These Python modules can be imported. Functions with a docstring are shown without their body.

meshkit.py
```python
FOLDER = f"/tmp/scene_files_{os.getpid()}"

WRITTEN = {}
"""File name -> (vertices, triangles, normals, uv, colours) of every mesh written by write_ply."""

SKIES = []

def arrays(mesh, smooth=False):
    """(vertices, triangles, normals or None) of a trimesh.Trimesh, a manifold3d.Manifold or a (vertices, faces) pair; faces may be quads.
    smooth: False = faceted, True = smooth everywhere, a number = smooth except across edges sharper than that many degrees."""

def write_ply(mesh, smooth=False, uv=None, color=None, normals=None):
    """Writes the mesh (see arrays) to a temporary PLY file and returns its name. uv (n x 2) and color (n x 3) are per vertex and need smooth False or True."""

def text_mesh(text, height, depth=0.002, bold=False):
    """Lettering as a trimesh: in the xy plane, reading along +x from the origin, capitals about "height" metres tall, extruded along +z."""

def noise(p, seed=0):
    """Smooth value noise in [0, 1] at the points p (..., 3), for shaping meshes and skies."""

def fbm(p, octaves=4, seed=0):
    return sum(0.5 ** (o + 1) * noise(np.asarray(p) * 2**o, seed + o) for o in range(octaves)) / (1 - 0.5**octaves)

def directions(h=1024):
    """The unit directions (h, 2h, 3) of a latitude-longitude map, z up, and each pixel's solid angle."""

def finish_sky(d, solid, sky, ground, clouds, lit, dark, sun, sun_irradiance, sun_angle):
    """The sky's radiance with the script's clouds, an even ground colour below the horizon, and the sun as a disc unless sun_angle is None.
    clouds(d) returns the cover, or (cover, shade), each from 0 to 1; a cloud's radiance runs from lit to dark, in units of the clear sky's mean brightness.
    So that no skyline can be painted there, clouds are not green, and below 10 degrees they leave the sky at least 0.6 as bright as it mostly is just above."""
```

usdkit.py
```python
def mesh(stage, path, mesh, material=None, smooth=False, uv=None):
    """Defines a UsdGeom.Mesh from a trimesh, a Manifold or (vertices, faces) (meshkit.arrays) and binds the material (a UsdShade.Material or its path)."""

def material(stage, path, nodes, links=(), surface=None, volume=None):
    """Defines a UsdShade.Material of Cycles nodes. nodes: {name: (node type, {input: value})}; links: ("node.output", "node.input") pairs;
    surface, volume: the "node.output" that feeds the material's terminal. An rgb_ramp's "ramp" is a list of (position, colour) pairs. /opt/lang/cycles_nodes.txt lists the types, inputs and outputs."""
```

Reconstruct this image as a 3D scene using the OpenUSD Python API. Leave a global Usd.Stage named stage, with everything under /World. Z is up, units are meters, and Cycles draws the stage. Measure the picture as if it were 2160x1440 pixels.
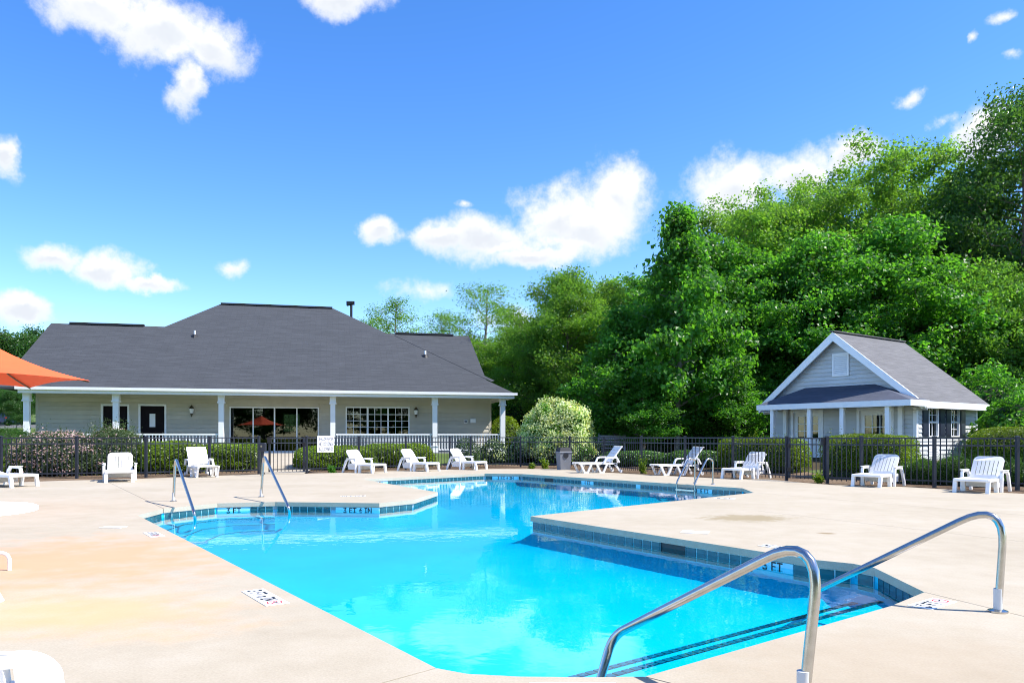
import math, random, re
import numpy as np, trimesh, usdkit, meshkit
import manifold3d as m3
import shapely
from shapely.geometry import Polygon, LineString, Point, MultiPolygon, box as sbox
from shapely.ops import unary_union
from scipy.spatial import Delaunay
from pxr import Usd, UsdGeom, UsdLux, UsdShade, Gf, Sdf, Vt

random.seed(7); np.random.seed(7)
stage = Usd.Stage.CreateInMemory()
UsdGeom.SetStageUpAxis(stage, 'Z'); UsdGeom.SetStageMetersPerUnit(stage, 1.0)
UsdGeom.Xform.Define(stage, '/World'); UsdGeom.Scope.Define(stage, '/World/Looks')

# ------------------------------------------------------------------ camera, sun, sky, exposure
EYE, FPX, CX, HY = 1.20, 1600.0, 1080.0, 920.0       # eye height, focal length and horizon in the photograph's pixels
EXPOSURE = 1.25
SUN_AZ, SUN_EL = math.atan2(0.98, -0.20), math.radians(51)
SUN_INT, SKY_STR = 0.97, 0.122
cam = UsdGeom.Camera.Define(stage, '/World/camera')
cam.AddTranslateOp().Set(Gf.Vec3d(0, 0, EYE)); cam.AddRotateXOp().Set(90.0)
cam.CreateHorizontalApertureAttr(36.0); cam.CreateFocalLengthAttr(36.0 * FPX / 2160)
cam.CreateVerticalApertureAttr(24.0)
cam.CreateVerticalApertureOffsetAttr(36.0 * (HY - 720) / 2160)
cam.CreateClippingRangeAttr(Gf.Vec2f(0.05, 5000)); cam.CreateExposureAttr(EXPOSURE)
cam.CreateFStopAttr(0.0)

sunv = np.array([math.sin(SUN_AZ) * math.cos(SUN_EL), math.cos(SUN_AZ) * math.cos(SUN_EL), math.sin(SUN_EL)])
sun = UsdLux.DistantLight.Define(stage, '/World/sun')
zx = np.cross([0, 0, 1.0], sunv); zx /= np.linalg.norm(zx); zy = np.cross(sunv, zx)
sun.AddTransformOp().Set(Gf.Matrix4d(*zx, 0, *zy, 0, *sunv, 0, 0, 0, 0, 1))
sun.CreateIntensityAttr(SUN_INT); sun.CreateAngleAttr(0.5); sun.CreateNormalizeAttr(True)
sun.CreateColorAttr(Gf.Vec3f(1.0, 0.945, 0.87))


class Ref:
    def __init__(s, n): s.n = n
    def __getattr__(s, k): return s.n + '.' + k


class Graph:
    def __init__(s): s.nodes, s.links = {}, []
    def __call__(s, kind, **kw):
        name = 'n%d' % len(s.nodes); ins = {}
        for k, v in kw.items():
            if isinstance(v, str) and '.' in v and v.split('.')[0] in s.nodes: s.links.append((v, name + '.' + k))
            else: ins[k] = v
        s.nodes[name] = (kind, ins); return Ref(name)
    def m(s, op, a, b=0.0, c=None):
        kw = dict(math_type=op, value1=a, value2=b)
        if c is not None: kw['value3'] = c
        return s('math', **kw).value
    def mixc(s, f, a, b, t='mix'): return s('mix', mix_type=t, fac=f, color1=a, color2=b).color
    def build(s, name, surface=None, volume=None):
        return usdkit.material(stage, '/World/Looks/' + name, s.nodes, s.links, surface=surface, volume=volume)


def px_dir(px, py):
    v = np.array([(px - CX) / FPX, 1.0, (HY - py) / FPX]); return v / np.linalg.norm(v)


def sky_material():
    g = Graph()
    sky = g('sky_texture', sky_type='single_scattering', sun_disc=False, sun_elevation=SUN_EL, sun_rotation=SUN_AZ, altitude=300.0, air_density=1.0, aerosol_density=0.35, ozone_density=3.0).color
    sky = g('hsv', hue=0.510, saturation=1.30, value=1.0, color=sky).color
    d = g('texture_coordinate').generated
    x = g('separate_xyz', vector=d)
    az = g.m('arctan2', x.x, x.y); el = g.m('arcsine', x.z)
    warp = g('noise_texture', vector=d, scale=11.0, detail=6.0, roughness=0.6).color
    w = g('separate_color', color=warp)
    wa = g.m('multiply_add', g.m('subtract', w.r, 0.5), 0.085, az); we = g.m('multiply_add', g.m('subtract', w.g, 0.5), 0.055, el)
    clouds = [(200, 15, 150, 70), (330, 60, 150, 75), (440, 95, 105, 70), (385, 175, 50, 62), (720, 2, 105, 40), (15, 335, 48, 48),
              (130, 550, 100, 36), (235, 575, 105, 38), (320, 600, 80, 18), (45, 645, 85, 40), (1300, 430, 110, 105), (1180, 470, 120, 90),
              (1040, 505, 160, 60), (930, 500, 80, 40), (1240, 490, 130, 70), (1110, 540, 140, 26), (800, 491, 56, 34), (1545, 405, 120, 85), (1680, 365, 100, 62), (1800, 330, 80, 50), (2070, 285, 80, 48), (1990, 270, 26, 16), (1920, 206, 24, 18),
              (2042, 95, 17, 13), (2120, 40, 36, 16), (2148, 125, 30, 18), (480, 562, 38, 22), (905, 610, 85, 24), (1075, 680, 60, 40), (990, 432, 26, 12)]
    field = upper = None
    for (a, b, rx, ry) in clouds:
        v = px_dir(a, b); a0, e0 = math.atan2(v[0], v[1]), math.asin(v[2]); c2 = math.cos(a0) ** 2
        ea = g.m('multiply', g.m('subtract', wa, a0), 1 / (rx / FPX * c2)); ee = g.m('multiply', g.m('subtract', we, e0), 1 / (ry / FPX * math.cos(a0)))
        q = g.m('subtract', 1.0, g.m('sqrt', g.m('add', g.m('multiply', ea, ea), g.m('multiply', ee, ee))))
        if rx <= 40 or (a, b) in ((905, 610), (1075, 680)): q = g.m('multiply_add', q, 0.5, -0.02)
        field = q if field is None else g.m('maximum', field, q)
        e2_ = g.m('subtract', ee, 0.5); q2 = g.m('subtract', 1.0, g.m('sqrt', g.m('add', g.m('multiply', ea, ea), g.m('multiply', e2_, e2_))))
        upper = q2 if upper is None else g.m('maximum', upper, q2)
    # the rest of the sky, away from this view, carries the same sort of scattered small clouds
    far = g('noise_texture', vector=g('mapping', vector=d, scale=(3.2, 3.2, 6.5)).vector, scale=1.0, detail=5.0, roughness=0.55).fac
    far = g.m('multiply', g.m('subtract', far, 0.55), 3.5)
    side = g('map_range', value=g.m('absolute', az, 0.0), from_min=0.72, from_max=0.9, to_min=-3.0, to_max=0.0, clamp=True).result
    high = g('map_range', value=el, from_min=0.56, from_max=0.7, to_min=-3.0, to_max=0.0, clamp=True).result
    far = g.m('add', far, g.m('maximum', side, high))
    base = g.m('subtract', field, upper)
    field = g.m('maximum', field, far)
    fine = g('noise_texture', vector=d, scale=21.0, detail=10.0, roughness=0.64).fac
    f2 = g.m('multiply_add', g.m('subtract', fine, 0.5), 1.55, field)
    cover = g('map_range', range_type='smoothstep', value=f2, from_min=-0.06, from_max=0.66, to_min=0.0, to_max=1.0, clamp=True).result
    thick = g('map_range', range_type='smoothstep', value=f2, from_min=0.2, from_max=0.8, clamp=True, to_min=0.0, to_max=1.0).result
    soft = g('noise_texture', vector=d, scale=15.0, detail=4.0).fac
    under = g.m('multiply_add', g.m('subtract', soft, 0.5), 0.9, base)
    grey = g.m('multiply', g('map_range', range_type='smoothstep', value=under, from_min=0.0, from_max=0.55, to_min=0.0, to_max=0.62, clamp=True).result, thick)
    white = g.mixc(grey, (3.8, 3.83, 3.86), (2.35, 2.6, 3.0))
    col = g.mixc(cover, sky, white)
    bg = g('background_shader', color=col, strength=SKY_STR)
    return g.build('sky_look', surface=bg.background)


dome = UsdLux.DomeLight.Define(stage, '/World/sky')
UsdShade.MaterialBindingAPI.Apply(dome.GetPrim()).Bind(sky_material())
dome.GetPrim().SetCustomDataByKey('kind', 'structure')

# ------------------------------------------------------------------ helpers
used = {}
def numbered(parent, name):
    k = (parent, name); n = used.get(k, 0); used[k] = n + 1
    return name if n == 0 else '%s_%03d' % (name, n)


class T:
    """a prim that parts hang under, with the matrix from the world into it"""
    def __init__(s, path, loc=(0, 0, 0), rot=0.0): s.path, s.loc, s.rot = path, np.array(loc, float), rot
    @property
    def prim(s): return stage.GetPrimAtPath(s.path)
    def inv(s, v):
        c, n = math.cos(-s.rot), math.sin(-s.rot); v = np.asarray(v, float) - s.loc
        return np.stack([v[:, 0] * c - v[:, 1] * n, v[:, 0] * n + v[:, 1] * c, v[:, 2]], 1)


def tag(p, label=None, cat=None, group=None, kind=None):
    p = p.prim if isinstance(p, T) else p
    for k, v in (('label', label), ('category', cat), ('group', group), ('kind', kind)):
        if v: p.SetCustomDataByKey(k, v)
    return p


def thing(name, label, cat, loc=(0, 0, 0), rot=0.0, group=None, kind=None, scale=None):
    path = '/World/' + numbered('/World', name)
    x = UsdGeom.Xform.Define(stage, path)
    x.AddTranslateOp().Set(Gf.Vec3d(*map(float, loc))); x.AddRotateZOp().Set(math.degrees(rot))
    if scale is not None: x.AddScaleOp().Set(Gf.Vec3f(*scale))
    t = T(path, loc, rot); tag(t, label, cat, group, kind); return t


def dup(src, loc, rot, label, group=None, scale=None):
    name = re.sub(r'_\d{3}$', '', src.path.rsplit('/', 1)[1])
    t = thing(name, label, None, loc, rot, group, scale=scale)
    t.prim.GetReferences().AddInternalReference(src.path); t.prim.SetInstanceable(True); return t


def merge(ms):
    ms = [m for m in (ms if isinstance(ms, (list, tuple)) else [ms])]
    vs, fs, n = [], [], 0
    for m in ms:
        v, f, _ = meshkit.arrays(m); vs.append(v); fs.append(f + n); n += len(v)
    return np.vstack(vs), np.vstack(fs)


def obj(name, ms, mat, parent=None, world=False, smooth=False, kind=None, label=None):
    v, f = merge(ms)
    if parent is not None and world: v = parent.inv(v)
    pp = parent.path if parent is not None else '/World'
    path = pp + '/' + numbered(pp, name)
    mesh = trimesh.Trimesh(v, f, process=False)
    if smooth is not False: mesh.merge_vertices()
    usdkit.mesh(stage, path, mesh, mat, smooth=smooth)
    t = T(path, parent.loc if parent is not None else (0, 0, 0), parent.rot if parent is not None else 0.0)
    if kind or label: tag(t, label, None, None, kind)
    return t


def box(x0, x1, y0, y1, z0, z1):
    m = trimesh.creation.box([abs(x1 - x0), abs(y1 - y0), abs(z1 - z0)]); m.apply_translation([(x0 + x1) / 2, (y0 + y1) / 2, (z0 + z1) / 2]); return m


def rbox(x0, x1, y0, y1, z0, z1, r=0.02, n=8):
    x0, x1 = min(x0, x1), max(x0, x1); y0, y1 = min(y0, y1), max(y0, y1); z0, z1 = min(z0, z1), max(z0, z1)
    r = min(r, (x1 - x0) / 2.01, (y1 - y0) / 2.01, (z1 - z0) / 2.01)
    s = m3.Manifold.sphere(r, n)
    return m3.Manifold.batch_hull([s.translate([a, b, c]) for a in (x0 + r, x1 - r) for b in (y0 + r, y1 - r) for c in (z0 + r, z1 - r)])


def hull(pts): return m3.Manifold.hull_points(np.asarray(pts, float).tolist())


def beam(p, q, w, h, up=(0, 0, 1)):
    p, q = np.array(p, float), np.array(q, float); d = q - p; L = np.linalg.norm(d); d = d / L
    s = np.cross(d, up)
    if np.linalg.norm(s) < 1e-6: s = np.cross(d, [1, 0, 0])
    s /= np.linalg.norm(s); u = np.cross(s, d)
    c = [(p, -1, -1), (p, 1, -1), (p, 1, 1), (p, -1, 1), (q, -1, -1), (q, 1, -1), (q, 1, 1), (q, -1, 1)]
    v = np.array([b + s * i * w / 2 + u * j * h / 2 for b, i, j in c])
    f = [[0, 1, 2], [0, 2, 3], [4, 6, 5], [4, 7, 6], [0, 5, 1], [0, 4, 5], [1, 6, 2], [1, 5, 6], [2, 7, 3], [2, 6, 7], [3, 4, 0], [3, 7, 4]]
    return v, np.array(f)[:, ::-1]


def tube(pts, r, n=10, cap=True):
    P = np.asarray(pts, float); r = np.broadcast_to(np.asarray(r, float), len(P))
    tang = np.gradient(P, axis=0); tang /= np.linalg.norm(tang, axis=1, keepdims=True) + 1e-12
    a = np.cross(tang[0], [0.3, 0.2, 0.93]); a /= np.linalg.norm(a)
    V, a0 = [], np.linspace(0, 2 * np.pi, n, endpoint=False)
    for i in range(len(P)):
        a = a - tang[i] * (a @ tang[i]); a /= np.linalg.norm(a); b = np.cross(tang[i], a)
        V.append(P[i] + r[i] * (np.cos(a0)[:, None] * a + np.sin(a0)[:, None] * b))
    V = np.vstack(V); F = []
    for i in range(len(P) - 1):
        for k in range(n):
            p, q = i * n + k, i * n + (k + 1) % n; F += [[p, q, q + n], [p, q + n, p + n]]
    if cap:
        V = np.vstack([V, P[0], P[-1]]); e = len(V)
        for k in range(n):
            F += [[(k + 1) % n, k, e - 2], [(len(P) - 1) * n + k, (len(P) - 1) * n + (k + 1) % n, e - 1]]
    return V, np.array(F)


def fillet(pts, rad, n=7):
    """a polyline with its inner corners rounded to the radius rad"""
    P = [np.array(p, float) for p in pts]; out = [P[0]]
    for i in range(1, len(P) - 1):
        a, b, c = P[i - 1], P[i], P[i + 1]; d1, d2 = a - b, c - b; l1, l2 = np.linalg.norm(d1), np.linalg.norm(d2); d1 /= l1; d2 /= l2
        ang = math.acos(np.clip(d1 @ d2, -1, 1)); t = min(rad / math.tan(ang / 2), l1 * .49, l2 * .49)
        s, e = b + d1 * t, b + d2 * t
        for k in np.linspace(0, 1, n): out.append((1 - k) ** 2 * s + 2 * k * (1 - k) * b + k * k * e)
    out.append(P[-1]); return np.array(out)


def polys(g):
    if g.is_empty: return []
    return [p for p in getattr(g, 'geoms', [g]) if isinstance(p, Polygon) and p.area > 1e-5]


def prism(g, z0, z1):
    out = []
    for p in polys(g):
        m = trimesh.creation.extrude_polygon(shapely.set_precision(p, 1e-5), z1 - z0, engine='earcut'); m.apply_translation([0, 0, z0]); out.append(m)
    return out


def sheet(g, z):
    out = []
    for p in polys(g):
        v, f = trimesh.creation.triangulate_polygon(p, engine='earcut'); v = np.c_[v, np.full(len(v), z)]
        n = np.cross(v[f[:, 1]] - v[f[:, 0]], v[f[:, 2]] - v[f[:, 0]])[:, 2]; f = f.copy(); f[n < 0] = f[n < 0][:, ::-1]; out.append((v, f))
    return out


def cyl(p, q, r, n=12): return tube([p, q], r, n)
def G(px, py, z=0.0):
    t = (z - EYE) / ((HY - py) / FPX); return np.array([(px - CX) / FPX * t, t, z])
def at(px, py, Y): return np.array([(px - CX) / FPX * Y, Y, EYE + (HY - py) / FPX * Y])


class Frame:
    """an upright building frame: u along the front, v towards the back, w up; solve() says where the line of sight through a photo point meets a plane of it"""
    def __init__(s, x, y, ang): s.o, s.a = np.array([x, y, 0.0]), ang; s.c, s.s = math.cos(ang), math.sin(ang)
    def local(s, p): d = np.asarray(p, float) - s.o; return np.array([d[0] * s.c + d[1] * s.s, -d[0] * s.s + d[1] * s.c, d[2]])
    def solve(s, px, py, n, k):
        a, b = s.local([0, 0, EYE]), s.local(at(px, py, 1.0)); d = b - a; n = np.array(n, float); return a + d * (k - n @ a) / (n @ d)
    def onv(s, px, py, v): p = s.solve(px, py, (0, 1, 0), v); return p[0], p[2]
    def onu(s, px, py, u): p = s.solve(px, py, (1, 0, 0), u); return p[1], p[2]
    def world(s, p): return np.array([s.o[0] + p[0] * s.c - p[1] * s.s, s.o[1] + p[0] * s.s + p[1] * s.c, p[2]])


# ------------------------------------------------------------------ materials
def simple(name, col, rough=0.5, metal=0.0, var=0.0, scale=6.0, bump=0.0, bscale=60.0, spec=0.5, sss=0.0):
    g = Graph(); pos = g('geometry').position; kw = dict(roughness=rough, metallic=metal, specular_ior_level=spec)
    if var > 0:
        n = g('noise_texture', vector=pos, scale=scale, detail=5.0, roughness=0.6).fac
        f = g('map_range', value=n, from_min=0.3, from_max=0.7, to_min=1 - var, to_max=1 + var).result
        kw['base_color'] = g('mix', mix_type='multiply', fac=1.0, color1=col, color2=g('combine_color', r=f, g=f, b=f).color).color
    else: kw['base_color'] = col
    if bump > 0:
        b = g('noise_texture', vector=pos, scale=bscale, detail=4.0).fac
        kw['normal'] = g('bump', height=b, strength=0.6, distance=bump).normal
    return g.build(name, surface=g('principled_bsdf', **kw).BSDF)


def leaf_mat(name, stops, trans=0.35, rough=0.38, spec=0.5):
    g = Graph(); geo = g('geometry')
    r = g('rgb_ramp', fac=geo.random_per_island, ramp=stops).color
    n = g('noise_texture', vector=geo.position, scale=0.75, detail=4.0).fac
    f = g('map_range', value=n, from_min=0.32, from_max=0.68, to_min=0.62, to_max=1.35).result
    col = g('mix', mix_type='multiply', fac=1.0, color1=r, color2=g('combine_color', r=f, g=f, b=f).color).color
    p = g('principled_bsdf', base_color=col, roughness=rough, specular_ior_level=spec).BSDF
    tcol = g('mix', mix_type='multiply', fac=1.0, color1=col, color2=(1.7, 1.45, 0.55)).color
    t = g('translucent_bsdf', color=tcol).BSDF
    return g.build(name, surface=g('mix_closure', fac=trans, closure1=p, closure2=t).closure)


M = {}
M['white'] = simple('white_trim', (0.78, 0.79, 0.80), 0.5, var=0.03, scale=3)
M['plastic'] = simple('white_plastic', (0.80, 0.79, 0.77), 0.42, var=0.04, scale=5)
M['metal_black'] = simple('black_metal', (0.022, 0.027, 0.040), 0.38, var=0.15, scale=20)
M['steel'] = simple('stainless_steel', (0.50, 0.49, 0.47), 0.2, 1.0, var=0.10, scale=18)
M['black'] = simple('black_paint', (0.012, 0.012, 0.014), 0.5)
M['letter'] = simple('lettering_black', (0.012, 0.013, 0.016), 0.5)
M['navy'] = simple('lettering_navy', (0.015, 0.02, 0.06), 0.5)
M['red'] = simple('lettering_red', (0.55, 0.02, 0.03), 0.5)
def board_mat(name, col):
    g = Graph(); n = g('noise_texture', vector=g('geometry').position, scale=2.0, detail=5.0).fac
    f = g('map_range', value=g.m('multiply_add', g('object_info').random, 0.5, n), from_min=0.3, from_max=1.2, to_min=0.88, to_max=1.1).result
    c = g('mix', mix_type='multiply', fac=1.0, color1=col, color2=g('combine_color', r=f, g=f, b=f).color).color
    return g.build(name, surface=g('principled_bsdf', base_color=c, roughness=0.6).BSDF)
M['siding'] = board_mat('house_siding', (0.47, 0.44, 0.365)); M['siding2'] = board_mat('cabana_siding', (0.50, 0.52, 0.53))
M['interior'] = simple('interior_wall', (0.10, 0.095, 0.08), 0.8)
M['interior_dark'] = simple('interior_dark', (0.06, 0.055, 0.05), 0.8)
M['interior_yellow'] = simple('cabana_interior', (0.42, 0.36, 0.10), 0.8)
M['door_dark'] = simple('dark_door', (0.008, 0.005, 0.007), 0.5, spec=0.12)
M['shutter'] = simple('shutter_navy', (0.018, 0.025, 0.045), 0.45)
M['fabric'] = simple('orange_canvas', (0.86, 0.11, 0.028), 0.8, var=0.05, scale=4)
M['grey_plastic'] = simple('grey_plastic', (0.17, 0.18, 0.20), 0.5, var=0.06)
M['bronze'] = simple('aged_bronze', (0.09, 0.075, 0.05), 0.4, 0.6)
M['bark'] = simple('bark', (0.12, 0.095, 0.07), 0.9, var=0.35, scale=9, bump=0.02, bscale=25)
M['bark_pale'] = simple('pale_bark', (0.23, 0.21, 0.18), 0.9, var=0.3, scale=9, bump=0.02, bscale=25)
M['stone'] = simple('grey_stone', (0.33, 0.33, 0.35), 0.8, var=0.15)
M['asphalt'] = simple('asphalt', (0.10, 0.10, 0.105), 0.9, var=0.1)
M['marker'] = simple('marker_white', (0.78, 0.79, 0.79), 0.4, var=0.03)
M['marker_blue'] = simple('marker_pale_blue', (0.30, 0.62, 0.72), 0.2)
M['grout'] = simple('pale_grout', (0.42, 0.66, 0.70), 0.6)
M['car_blue'] = simple('car_blue', (0.015, 0.025, 0.10), 0.2)
M['rubber'] = simple('rubber', (0.02, 0.02, 0.02), 0.8)


def deck_mat():
    g = Graph(); pos = g('geometry').position
    a = g('noise_texture', vector=pos, scale=0.45, detail=6.0, roughness=0.6).fac
    b = g('noise_texture', vector=pos, scale=3.1, detail=8.0, roughness=0.68).fac
    c = g('noise_texture', vector=pos, scale=70.0, detail=3.0, roughness=0.7).fac
    col = g('rgb_ramp', fac=g.m('multiply_add', g.m('subtract', b, 0.5), 0.7, a), ramp=[(0.2, (0.335, 0.288, 0.212)), (0.5, (0.388, 0.339, 0.258)), (0.8, (0.43, 0.382, 0.305))]).color
    f = g('map_range', value=c, from_min=0.25, from_max=0.75, to_min=0.87, to_max=1.11).result
    col = g('mix', mix_type='multiply', fac=1.0, color1=col, color2=g('combine_color', r=f, g=f, b=f).color).color

    def spot(cx, cy, rx, ry, ang, strength, colour, col, amp=1.1, nscale=1.6, lo=0.05, hi=0.75):
        q = g('mapping', mapping_type='texture', vector=pos, location=(cx, cy, 0.0), rotation=(0, 0, ang), scale=(rx, ry, 1.0)).vector
        s = g('separate_xyz', vector=q)
        d = g.m('sqrt', g.m('add', g.m('multiply', s.x, s.x), g.m('multiply', s.y, s.y)))
        n = g('noise_texture', vector=pos, scale=nscale, detail=6.0, roughness=0.62).fac
        k = g.m('add', g.m('subtract', 1.0, d), g.m('multiply', g.m('subtract', n, 0.5), amp))
        k = g('map_range', range_type='smoothstep', value=k, from_min=lo, from_max=hi, to_min=0.0, to_max=strength, clamp=True).result
        return g.mixc(k, col, colour)
    p = G(150, 1180); col = spot(p[0], p[1], 2.6, 2.6, 0.5, 0.72, (0.58, 0.28, 0.14), col, nscale=2.6, amp=1.7, hi=0.9)
    p = G(250, 1290); col = spot(p[0], p[1], 1.4, 0.9, -0.4, 0.45, (0.56, 0.31, 0.13), col, nscale=3.2, amp=1.7, hi=0.9)
    p = G(60, 1300); col = spot(p[0], p[1], 1.0, 0.8, 0.0, 0.35, (0.58, 0.36, 0.17), col)
    p = G(1575, 1092); col = spot(p[0], p[1], 0.9, 0.62, 0.1, 0.62, (0.22, 0.17, 0.075), col, nscale=5.5, amp=1.7, lo=0.12, hi=0.6)
    p = G(1745, 1124); col = spot(p[0], p[1], 0.16, 0.12, 0.0, 0.8, (0.20, 0.14, 0.06), col, nscale=6.0)
    p = G(1850, 1400); col = spot(p[0], p[1], 1.6, 1.0, 0.3, 0.35, (0.34, 0.26, 0.17), col, nscale=4.0)
    h = g.m('add', g.m('multiply', c, 0.6), b)
    nrm = g('bump', height=h, strength=0.4, distance=0.004).normal
    return g.build('deck_concrete', surface=g('principled_bsdf', base_color=col, roughness=0.8, specular_ior_level=0.3, normal=nrm).BSDF)


def water_mat():
    g = Graph(); pos = g('geometry').position
    n1 = g('noise_texture', vector=pos, scale=2.2, detail=3.0, roughness=0.5, distortion=0.4).fac
    n2 = g('noise_texture', vector=pos, scale=9.0, detail=2.0).fac
    nrm = g('bump', height=g.m('multiply_add', n2, 0.18, n1), strength=0.15, distance=0.014).normal
    gl = g('glossy_bsdf', color=(1, 1, 1), roughness=0.004, normal=nrm).BSDF
    tr = g('transparent_bsdf', color=(0.12, 0.90, 1.0)).BSDF
    fr = g('layer_weight', blend=0.2, normal=nrm) if False else g('fresnel', IOR=1.33)
    return g.build('pool_water', surface=g('mix_closure', fac=fr.fac, closure1=tr, closure2=gl).closure)


def plaster_mat():
    g = Graph(); pos = g('geometry').position
    n = g('noise_texture', vector=pos, scale=1.3, detail=4.0).fac
    col = g('rgb_ramp', fac=n, ramp=[(0.3, (0.015, 0.48, 0.68)), (0.7, (0.022, 0.53, 0.72))]).color
    return g.build('pool_plaster', surface=g('principled_bsdf', base_color=col, roughness=0.7, specular_ior_level=0.2).BSDF)


def tile_mat(name, a, b):
    g = Graph(); r = g('object_info').random
    n = g('noise_texture', vector=g('geometry').position, scale=7.0, detail=3.0).fac
    col = g('rgb_ramp', fac=n, ramp=[(0.35, a), (0.65, b)]).color
    return g.build(name, surface=g('principled_bsdf', base_color=col, roughness=0.18).BSDF)


def shingle_mat(name, ang, base, uvscale=1.0):
    """rows of asphalt shingles: tabs laid in courses along the slope, each with its own tone"""
    g = Graph(); pos = g('geometry').position
    q = g('mapping', mapping_type='texture', vector=pos, rotation=(0, 0, ang)).vector
    s = g('separate_xyz', vector=q)
    uv = g('combine_xyz', x=s.x, y=g.m('multiply', s.z, 1.95), z=0.0).vector
    br = g('brick_texture', vector=uv, color1=tuple(c * 0.92 for c in base), color2=tuple(c * 1.08 for c in base), mortar=tuple(c * 0.7 for c in base), scale=1.0, mortar_size=0.006, mortar_smooth=0.3, bias=-0.15, brick_width=0.62, row_height=0.145)
    st = g('noise_texture', vector=g('mapping', vector=uv, scale=(0.9, 7.0, 1.0)).vector, scale=1.0, detail=4.0, roughness=0.7).fac
    f = g('map_range', value=st, from_min=0.3, from_max=0.72, to_min=0.88, to_max=1.22).result
    gr = g('noise_texture', vector=pos, scale=55.0, detail=2.0).fac
    f = g.m('multiply', f, g('map_range', value=gr, from_min=0.2, from_max=0.8, to_min=0.85, to_max=1.15).result)
    col = g('mix', mix_type='multiply', fac=1.0, color1=br.color, color2=g('combine_color', r=f, g=f, b=f).color).color
    nrm = g('bump', height=g.m('subtract', 1.0, br.fac), strength=0.5, distance=0.012).normal
    return g.build(name, surface=g('principled_bsdf', base_color=col, roughness=0.88, specular_ior_level=0.25, normal=nrm).BSDF)


def glass_mat():
    g = Graph()
    tr = g('transparent_bsdf', color=(0.50, 0.56, 0.56)).BSDF
    gl = g('glossy_bsdf', color=(1, 1, 1), roughness=0.01).BSDF
    fr = g.m('add', g('fresnel', IOR=1.5).fac, 0.02)
    return g.build('window_glass', surface=g('mix_closure', fac=fr, closure1=tr, closure2=gl).closure)


def ground_mat(name, stops, scale, bump=0.03):
    g = Graph(); pos = g('geometry').position
    a = g('noise_texture', vector=pos, scale=scale, detail=8.0, roughness=0.75).fac
    b = g('noise_texture', vector=pos, scale=0.3, detail=4.0).fac
    f = g.m('multiply_add', g.m('subtract', b, 0.5), 0.5, a)
    col = g('rgb_ramp', fac=f, ramp=stops).color
    nrm = g('bump', height=a, strength=0.8, distance=bump).normal
    return g.build(name, surface=g('principled_bsdf', base_color=col, roughness=0.95, specular_ior_level=0.1, normal=nrm).BSDF)


M['deck'] = deck_mat(); M['water'] = water_mat(); M['plaster'] = plaster_mat(); M['glass'] = glass_mat()
M['tile'] = tile_mat('teal_tile', (0.012, 0.070, 0.090), (0.020, 0.10, 0.12))
M['nosing'] = tile_mat('nosing_tile', (0.02, 0.03, 0.06), (0.035, 0.05, 0.09))
M['grass'] = ground_mat('grass_ground', [(0.3, (0.045, 0.075, 0.018)), (0.5, (0.075, 0.12, 0.03)), (0.7, (0.14, 0.16, 0.06))], 14.0)
M['mulch'] = ground_mat('mulch_ground', [(0.3, (0.05, 0.032, 0.02)), (0.5, (0.13, 0.09, 0.06)), (0.7, (0.24, 0.18, 0.12))], 16.0)
M['forest'] = ground_mat('forest_ground', [(0.3, (0.03, 0.025, 0.015)), (0.6, (0.07, 0.055, 0.03))], 6.0)
M['leaf_mid'] = leaf_mat('leaf_mid_green', [(0.0, (0.07, 0.24, 0.03)), (0.5, (0.17, 0.40, 0.045)), (1.0, (0.38, 0.58, 0.10))], 0.66)
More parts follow.
